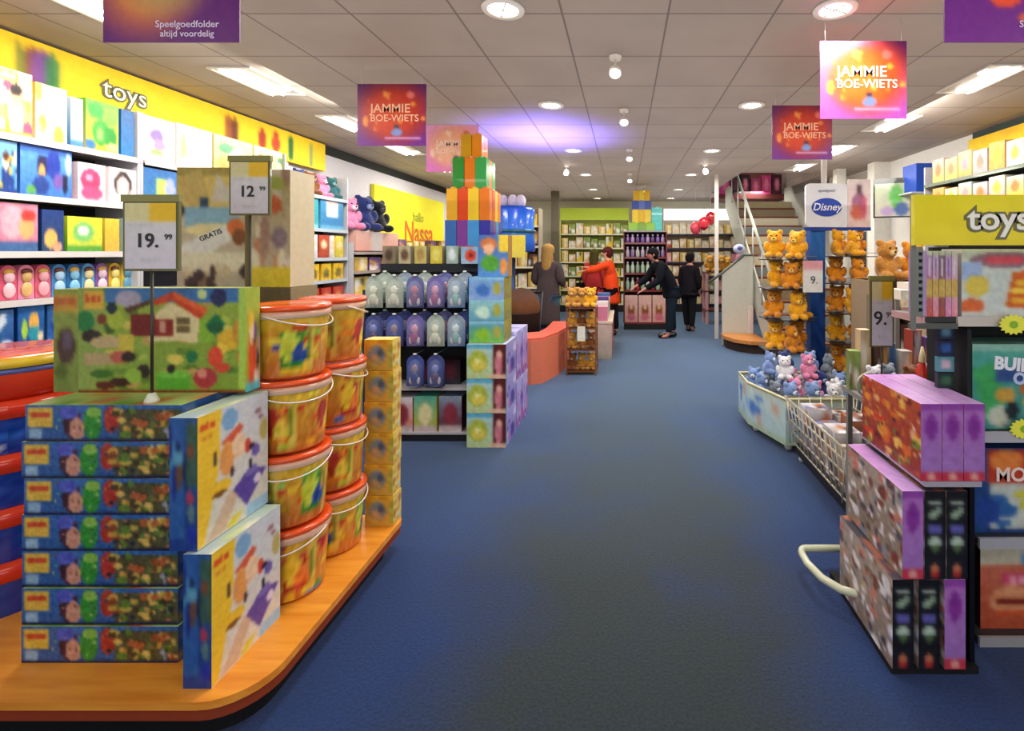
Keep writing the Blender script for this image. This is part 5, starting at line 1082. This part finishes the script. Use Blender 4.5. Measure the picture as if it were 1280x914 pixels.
MB().box(-.05, .2, .031, .12, -.05, .05, '#18181c').build('wall_mount', 'metal', tv)
for i in range(2):
    w = MB(); w.box(3.75, 4.0, 7.3 + i * 1.4, 7.5 + i * 1.4, 0, ZC, '#dcd8cc'); struct(w.build('trim_%d' % (6 + i), 'matte'))

# ================================================================== CEILING LIGHTS
def dl():
    t = tag(empty('ceiling_downlight'), None, 'ceiling light')
    MB().lathe([(.085, -.012), (.115, -.012), (.12, 0), (.085, 0)], 28, '#e8e4dc').build('rim', 'metal', t)
    MB().lathe([(.084, -.004), (0, -.004)], 28, '#ffffff').build('lamp', 'lamp', t)
    m = MB()
    for a in (.4, 1.97): m.tube([(-.08 * math.cos(a), -.08 * math.sin(a), -.01), (.08 * math.cos(a), .08 * math.sin(a), -.01)], .004, '#88847c', 5)
    m.build('louvre', 'metal', t); return t
D = dl(); YS = (2.7, 4.47, 6.47, 8.48, 10.5, 12.2)
for s, (x, nm) in enumerate(((-.67, 'left'), (1.17, 'right'))):
    for i, y in enumerate(YS): use(D, (x, y, ZC - .001), 0, 'round recessed ceiling light, %s from the camera in the %s row' % (ORD[i], nm), 'round recessed ceiling lights')
def spot():
    t = tag(empty('ceiling_spotlight'), None, 'spotlight')
    MB().lathe([(0, -.02), (.03, -.018), (.035, 0)], 14, '#e0dcd4').build('mount', 'metal', t)
    MB().tube([(0, 0, -.01), (0, 0, -.07)], .007, '#d8d4cc').build('stem', 'metal', t)
    MB().lathe([(0, .0), (.02, .0), (.032, -.03), (.034, -.06), (.028, -.06)], 14, '#e8e4dc').build('housing', 'metal', t, (0, 0, -.06)).rotation_euler = (-.7, 0, 0)
    MB().lathe([(.028, -.058), (0, -.058)], 14, '#ffffff').build('bulb', 'lamp', t, (0, 0, -.06)).rotation_euler = (-.7, 0, 0)
    return t
S = spot()
for i, (x, y) in enumerate(((-.06, 3.36), (0, 4.62), (.07, 6.42), (.1, 8.4), (-.9, 7.6), (1.25, 7.5), (.4, 9.9))):
    use(S, (x, y, ZC - .001), 0, 'small adjustable ceiling spotlight, %s from the camera' % ORD[i], 'small ceiling spotlights', 1.3)
def lp():
    t = tag(empty('light_fixture'), None, 'ceiling light')
    m = MB()
    for (a, b, c_, d_) in ((-.16, .16, -.31, -.29), (-.16, .16, .29, .31), (-.16, -.145, -.29, .29), (.145, .16, -.29, .29)): m.box(a, b, c_, d_, -.014, 0, '#d8d4cc')
    m.build('frame', 'metal', t)
    MB().box(-.145, .145, -.29, .29, -.004, -.001, '#b0a8a0').build('reflector', 'metal', t)
    for s in (-.09, .0): MB().tube([(s, -.27, -.02), (s, .27, -.02)], .01, '#ffffff').build('tube', 'lamp', t)
    MB().lathe([(.05, -.01), (0, -.014)], 16, '#ffffff', .08, .16).build('lamp', 'lamp', t)
    return t
Lf = lp()
for s, (x, nm) in enumerate(((-2.88, 'left'), (2.78, 'right'))):
    for i, y in enumerate((2.55, 3.85, 5.1, 6.4, 7.8) if s == 0 else (2.55, 3.8, 5.1, 6.4, 7.7)):
        use(Lf, (x, y, ZC - .001), 0 if s == 0 else PI, 'rectangular ceiling fixture with two tubes, %s from the camera, %s wall side' % (ORD[i], nm), 'rectangular two-tube ceiling fixtures')

# hanging banners
def banner(px0, px1, yt, bright, label, kind=0):
    Y = .5 * F / (px1 - px0); xc = px((px0 + px1) / 2, Y)
    t = tag(empty('hanging_banner', (xc, Y, 2.27)), label, 'banner', 'purple hanging banners')
    if kind == 0:
        c = Cv(44, 40, '#5a1c58', '#6a2080')
        if bright: c = Cv(44, 40, '#a03cb0', '#c058c8').glow(.1, .3, .7, .9, '#e46cf0').glow(.95, .05, .5, .5, '#5a1450')
        if bright == 2: c = Cv(44, 40, '#f0a8e0', '#e070d0')
        o1, o2, o3 = ('#f4a888', '#f8c0a0', '#ffe0c0') if bright == 2 else ('#e0501c', '#f07828', '#f4b040') if bright else ('#b02c18', '#c8441c', '#e08a38')
        c.glow(.52, .46, .62, .6, o1, 1.3).glow(.45, .5, .4, .4, o2, .9)
        c.poly([(.36, .1), (.48, .15), (.46, .26), (.38, .2)], o3).ell(.77, .18, .06, .06, '#d86a60').blobs(5, 9, [o3, o2], .015, .04, (.15, .15, .9, .75)).ell(.12, .6, .04, .09, o3).ell(.95, .56, .03, .04, o3)
        c.ell(.57, .7, .04, .05, '#2c2c48').ell(.57, .78, .08, .06, '#7890c8').rect(.4, .875, .92, .895, '#dcb8e8').noise(3, .04)
    else:
        c = Cv(44, 40, '#641c70', '#5c1c6c').glow(.3 if kind == 1 else .55, .55, .45, .5, '#d87c40' if kind == 1 else '#e8582c').glow(.45, .55, .4, .3, '#a89a60', .7) if kind == 1 else Cv(44, 40, '#6c2484', '#74248c').ell(.45, .6, .13, .12, '#f05030').ell(.6, .8, .06, .05, '#d86040').glow(.9, .4, .3, .4, '#b88050')
        c.noise(3, .05)
    m = MB(); m.grid((-.25, -.003, .45), (.5, 0, 0), (0, 0, -.45), c); m.grid((.25, .003, .45), (-.5, 0, 0), (0, 0, -.45), c)
    m.box(-.25, .25, -.0025, .0025, 0, .45, '#5a1c58'); b = m.build('banner_sheet', 'card', t)
    for s in (-1, 1): MB().tube([(s * .22, 0, .45), (s * .22, 0, ZC - 2.27)], .0015, '#c8c4bc', 4).build('string', 'metal', t)
    lc = '#ffe0d0' if bright else '#e8b090'
    if kind == 0: text('JAMMIE', .09, lc, b, (-.01, -.005, .27), name='lettering', bold=.001); text('BOE-WIETS', .07, lc, b, (.02, -.005, .2), name='lettering', bold=.001)
    else:
        x = .06 if kind == 1 else .14
        text('Speelgoedfolder', .036, '#e0d0e8', b, (x, -.005, .065), name='lettering'); text('altijd voordelig', .033, '#e0d0e8', b, (x, -.005, .03), name='lettering')
    return t
banner(130, 300, 0, False, 'dark purple hanging banner with two small text lines, nearest at top left', 1)
banner(447, 533, 103, False, 'dark red and purple hanging banner left of the aisle')
banner(533, 598, 157, 2, 'bright pink hanging banner behind the top of the block tower')
banner(1025, 1133, 58, True, 'bright magenta and orange hanging banner, larger one right of the aisle')
banner(965, 1040, 133, False, 'dark red hanging banner behind the bright magenta one')
banner(1180, 1350, 0, False, 'purple hanging banner with orange spots at the top right corner', 2)

# ================================================================== PEOPLE
def person(loc, rz, H, lean, arms, coat, coat_c, trouser_c, hair_c, label, hair='short', skinc='#d8a080', coat_len=.5, shoe='#181818', bag=None):
    """figure facing -Y before rotation. lean: forward offset of the chest; arms: ((elbow),(hand)) per side relative to shoulder"""
    s = H / 1.72
    t = tag(empty('person', loc, rz), label, 'person')
    hip = Vector((0, 0, .92)); ch = Vector((0, -lean, 1.36 - lean * .35)); nk = Vector((0, -lean * 1.15, 1.47 - lean * .4)); hd = Vector((0, -lean * 1.35 - .02, 1.6 - lean * .5))
    pts = [(0, 0, .92, (.135, .1)), (0, -lean * .5, 1.13 - lean * .1, (.12, .09)), (*ch, (.15, .1)), (*nk, .055), (hd.x, hd.y, hd.z - .07, .06), (hd.x, hd.y - .005, hd.z, .092), (hd.x, hd.y, hd.z + .065, .075)]
    ed = [(0, 1), (1, 2), (2, 3), (3, 4), (4, 5), (5, 6)]
    fe = []
    for i, sx in enumerate((-1, 1)):
        b = len(pts); fo = (.06, -.1)[i]
        pts += [(sx * .09, 0, .86, .085), (sx * .1, fo * .5 - .01, .48, .058), (sx * .1, fo, .1, .042), (sx * .1, fo - .03, .045, .038), (sx * .11, fo - .13, .032, .022)]
        ed += [(0, b), (b, b + 1), (b + 1, b + 2), (b + 2, b + 3), (b + 3, b + 4)]; fe.append((sx * .1, fo))
    hands = []
    for i, sx in enumerate((-1, 1)):
        b = len(pts); e, h = arms[i]; sh = ch + Vector((sx * .17, 0, .03)); E_ = sh + Vector(e); Hn = sh + Vector(h)
        d = (Hn - E_).normalized()
        pts += [(*sh, .062), (*E_, .043), (*Hn, .028), (*(Hn + d * .06), (.034, .02))]
        ed += [(2, b), (b, b + 1), (b + 1, b + 2), (b + 2, b + 3)]; hands.append((sh, E_, Hn, d, sx))
        for f in range(5):
            side = d.cross(Vector((0, 0, 1))).normalized() if abs(d.z) < .9 else Vector((1, 0, 0))
            k = len(pts); off = side * (.024 - f * .014) if f < 4 else side * (.034 * (1 if sx < 0 else -1))
            L = (.06, .07, .066, .05, .045)[f]; st_ = Hn + d * (.075 if f < 4 else .03) + off
            pts += [(*st_, .009), (*(st_ + d * L * .6 + off * .2), .008), (*(st_ + d * L + Vector((0, 0, -.012))), .007)]
            ed += [(b + 3 if f < 4 else b + 2, k), (k, k + 1), (k + 1, k + 2)]
    body = skin('body', pts, ed, skinc, 'skin', t)
    # coat
    z0 = .88 - coat_len * .6
    cp = [(0, 0, .95, (.2, .16)), (0, -lean * .5, 1.13 - lean * .1, (.185, .15)), (*ch, (.21, .155)), (*(nk - Vector((0, 0, .02))), .085), (0, .0, z0 + .1, (.215, .175)), (0, 0.0, z0, (.22, .18))]
    ce_ = [(0, 1), (1, 2), (2, 3), (0, 4), (4, 5)]
    for sh, E_, Hn, d, sx in hands:
        b = len(cp); cp += [(*sh, .092), (*E_, .07), (*(Hn - d * .02), .052)]; ce_ += [(2, b), (b, b + 1), (b + 1, b + 2)]
    skin('coat', cp, ce_, coat_c, 'cloth', t)
    tp2 = [(0, 0, .9, (.14, .11))]; te = []
    for i, sx in enumerate((-1, 1)):
        b = len(tp2); fo = fe[i][1]; tp2 += [(sx * .09, 0, .84, .115), (sx * .1, fo * .5 - .01, .48, .088), (sx * .1, fo, .09, .062)]; te += [(0, b), (b, b + 1), (b + 1, b + 2)]
    skin('trousers', tp2, te, trouser_c, 'cloth', t)
    for sx, fo in fe: skin('shoe', [(sx * .1, fo + .04, .055, .055), (sx * .105, fo - .06, .05, .055), (sx * .11, fo - .17, .042, .046)], [(0, 1), (1, 2)], shoe, 'gloss', t, root=0)
    # face
    f = MB(); f.ball((hd.x, hd.y - .1, hd.z - .01), (.013, .02, .02), skinc, 8, 6); f.build('nose', 'skin', body)
    for sx in (-1, 1):
        MB().ball((hd.x + sx * .032, hd.y - .083, hd.z + .015), (.012, .01, .008), '#20140c', 6, 5).build('eye', 'gloss', body)
        MB().ball((hd.x + sx * .088, hd.y + .005, hd.z), (.012, .02, .028), skinc, 6, 5).build('ear', 'skin', body)
    MB().ball((hd.x, hd.y - .082, hd.z - .05), (.026, .01, .007), '#a04840', 8, 5).build('mouth', 'skin', body)
    hb_ = [((hd.x, hd.y + .02, hd.z + .04), (.1, .1, .085)), ((hd.x, hd.y + .045, hd.z - .01), (.092, .07, .09))]
    if hair == 'long': hb_ += [((hd.x, hd.y + .065, hd.z - .1), (.1, .055, .12)), ((hd.x, hd.y + .085, hd.z - .22), (.085, .045, .12))]
    if hair == 'hood': hb_ += [((hd.x, hd.y + .05, hd.z - .09), (.1, .08, .08))]
    hm = metas('hair', hb_, hair_c, 'cloth', t, res=.025)
    if bag:
        k = tag(empty('shoulder_bag'), None, None); k.parent = t; k.name = 'shoulder_bag'
        MB().box(-.06, .06, -.13, .13, -.2, .0, bag, front=Cv(4, 4, bag).noise(1, .1)).build('pouch', 'cloth', k, (.28, .05, 1.0))
        MB().tube([(.28, -.08, 1.0), (.2, 0, 1.42), (.28, .16, 1.0)], .01, '#181818').build('strap', 'cloth', k)
    t.scale = (s, s, s); return t
hang = ((-.05, .02, -.28), (-.03, -.06, -.5)); hangR = ((.05, .02, -.28), (.03, -.06, -.5))
person((px(685, 7.35), 7.35, 0), PI * .93, 1.62, .0, (((-.06, .02, -.26), (-.02, -.2, -.34)), ((.06, .02, -.26), (.02, -.2, -.34))), 'long', '#4c4240', '#3c5868', '#b08a48', 'woman with long blonde hair and grey-brown coat behind the salmon bench, back to camera', 'long', coat_len=.8)
person((px(765, 8.75), 8.75, 0), -PI * .55, 1.62, .06, (((-.03, -.24, -.1), (-.0, -.46, -.08)), ((.03, -.24, -.12), (.0, -.44, -.14))), 'coat', '#e4481c', '#241820', '#4c1c1c', 'person in a bright orange coat reaching toward the companion at the left of the aisle', 'short', coat_len=.5)
person((px(743, 9.4), 9.4, 0), PI * .9, 1.56, .0, (hang, hangR), 'coat', '#b83838', '#20181c', '#4a4420', 'person in a red top with dark hair and a dark bag, back to camera', 'long', coat_len=.3, bag='#181418')
person((px(840, 8.55), 8.55, 0), -PI * .42, 1.7, .26, (((-.03, -.12, -.24), (.05, -.36, -.38)), ((.04, -.05, -.28), (.0, -.3, -.42))), 'coat', '#10131a', '#18242e', '#101014', 'person in a black jacket and dark jeans leaning forward in the middle of the aisle', 'short', coat_len=.36, skinc='#b87a68')
person((px(861, 9.25), 9.25, 0), PI * .8, 1.5, .04, (hang, hangR), 'coat', '#151218', '#1c1c20', '#141014', 'shorter person in black standing behind the leaning person in the black jacket', 'short', coat_len=.3, skinc='#b87a68')

# remove unused prototypes
def kill(q):
    for ch in list(q.children): kill(ch)
    bpy.data.objects.remove(q)
for o in [q for q in COL.objects if q.parent is None and 'category' in q and 'label' not in q]: kill(o)

# ================================================================== LIGHTS
def area(name, loc, rot, sx, sy, W, c=(1, .95, .88), spread=PI):
    l = bpy.data.lights.new(name, 'AREA'); l.shape = 'RECTANGLE'; l.size = sx; l.size_y = sy; l.energy = W; l.color = c; l.spread = spread
    o = bpy.data.objects.new(name, l); COL.objects.link(o); o.location = loc; o.rotation_euler = rot; return o
K = .62
for s in (-2.7, -.67, 1.17, 2.7):
    for y in (.2, 2.7, 5.2, 7.8, 10.4):
        area('ceiling_lamp', (s, y, 2.78), (0, 0, 0), .5, .9, (14 if y < 1 else 46) * K)
area('ceiling_fill', (.1, 5.2, 1.95), (PI, 0, 0), 6.0, 15, 250 * K, (1, .91, .84))  # broad fill lamp added to brighten the ceiling; no fixture hangs here
# wall washers aimed at the upper shelves
for y in (2.6, 4.0, 5.4, 8.2): area('wall_washer', (-2.55, y, 2.74), (0, math.radians(58), 0), .25, .9, 17 * K, (1, .96, .9))
for y in (4.6, 6.6): area('wall_washer', (2.7, y, 2.74), (0, -math.radians(58), 0), .25, .9, 22 * K, (1, .96, .9))
pl = bpy.data.lights.new('purple_spot', 'SPOT'); pl.energy = 480; pl.color = (.2, .16, 1); pl.spot_size = math.radians(110); pl.spot_blend = 1; pl.shadow_soft_size = .1
o = bpy.data.objects.new('purple_spot', pl); COL.objects.link(o); o.location = (-.95, 5.7, 1.9); o.rotation_euler = (PI, 0, 0)
area('stairwell_lamp', (2.7, 10.0, 4.0), (0, 0, 0), .8, .8, 9)
area('front_fill', (.2, -2.4, 1.7), (-PI / 2 + PI, 0, 0), 5.5, 1.8, 75, (.95, .97, 1))  # soft fill added behind the camera to brighten front faces; no window is built
wd = bpy.data.worlds.new('world'); SC.world = wd; wd.use_nodes = True
wd.node_tree.nodes['Background'].inputs[0].default_value = (.5, .5, .55, 1); wd.node_tree.nodes['Background'].inputs[1].default_value = .3

# ================================================================== CAMERA
cam = bpy.data.cameras.new('camera'); co = bpy.data.objects.new('camera', cam); COL.objects.link(co); SC.camera = co
co.location = (0, 0, EYE); co.rotation_euler = (PI / 2, 0, 0)
cam.sensor_width = 36; cam.sensor_fit = 'HORIZONTAL'; cam.lens = F / 1280 * 36
cam.shift_x = -140 / 1280; cam.shift_y = -142 / 1280; cam.clip_start = .05
SC.view_settings.view_transform = 'Standard'; SC.view_settings.look = 'None'
SC.view_settings.exposure = 0
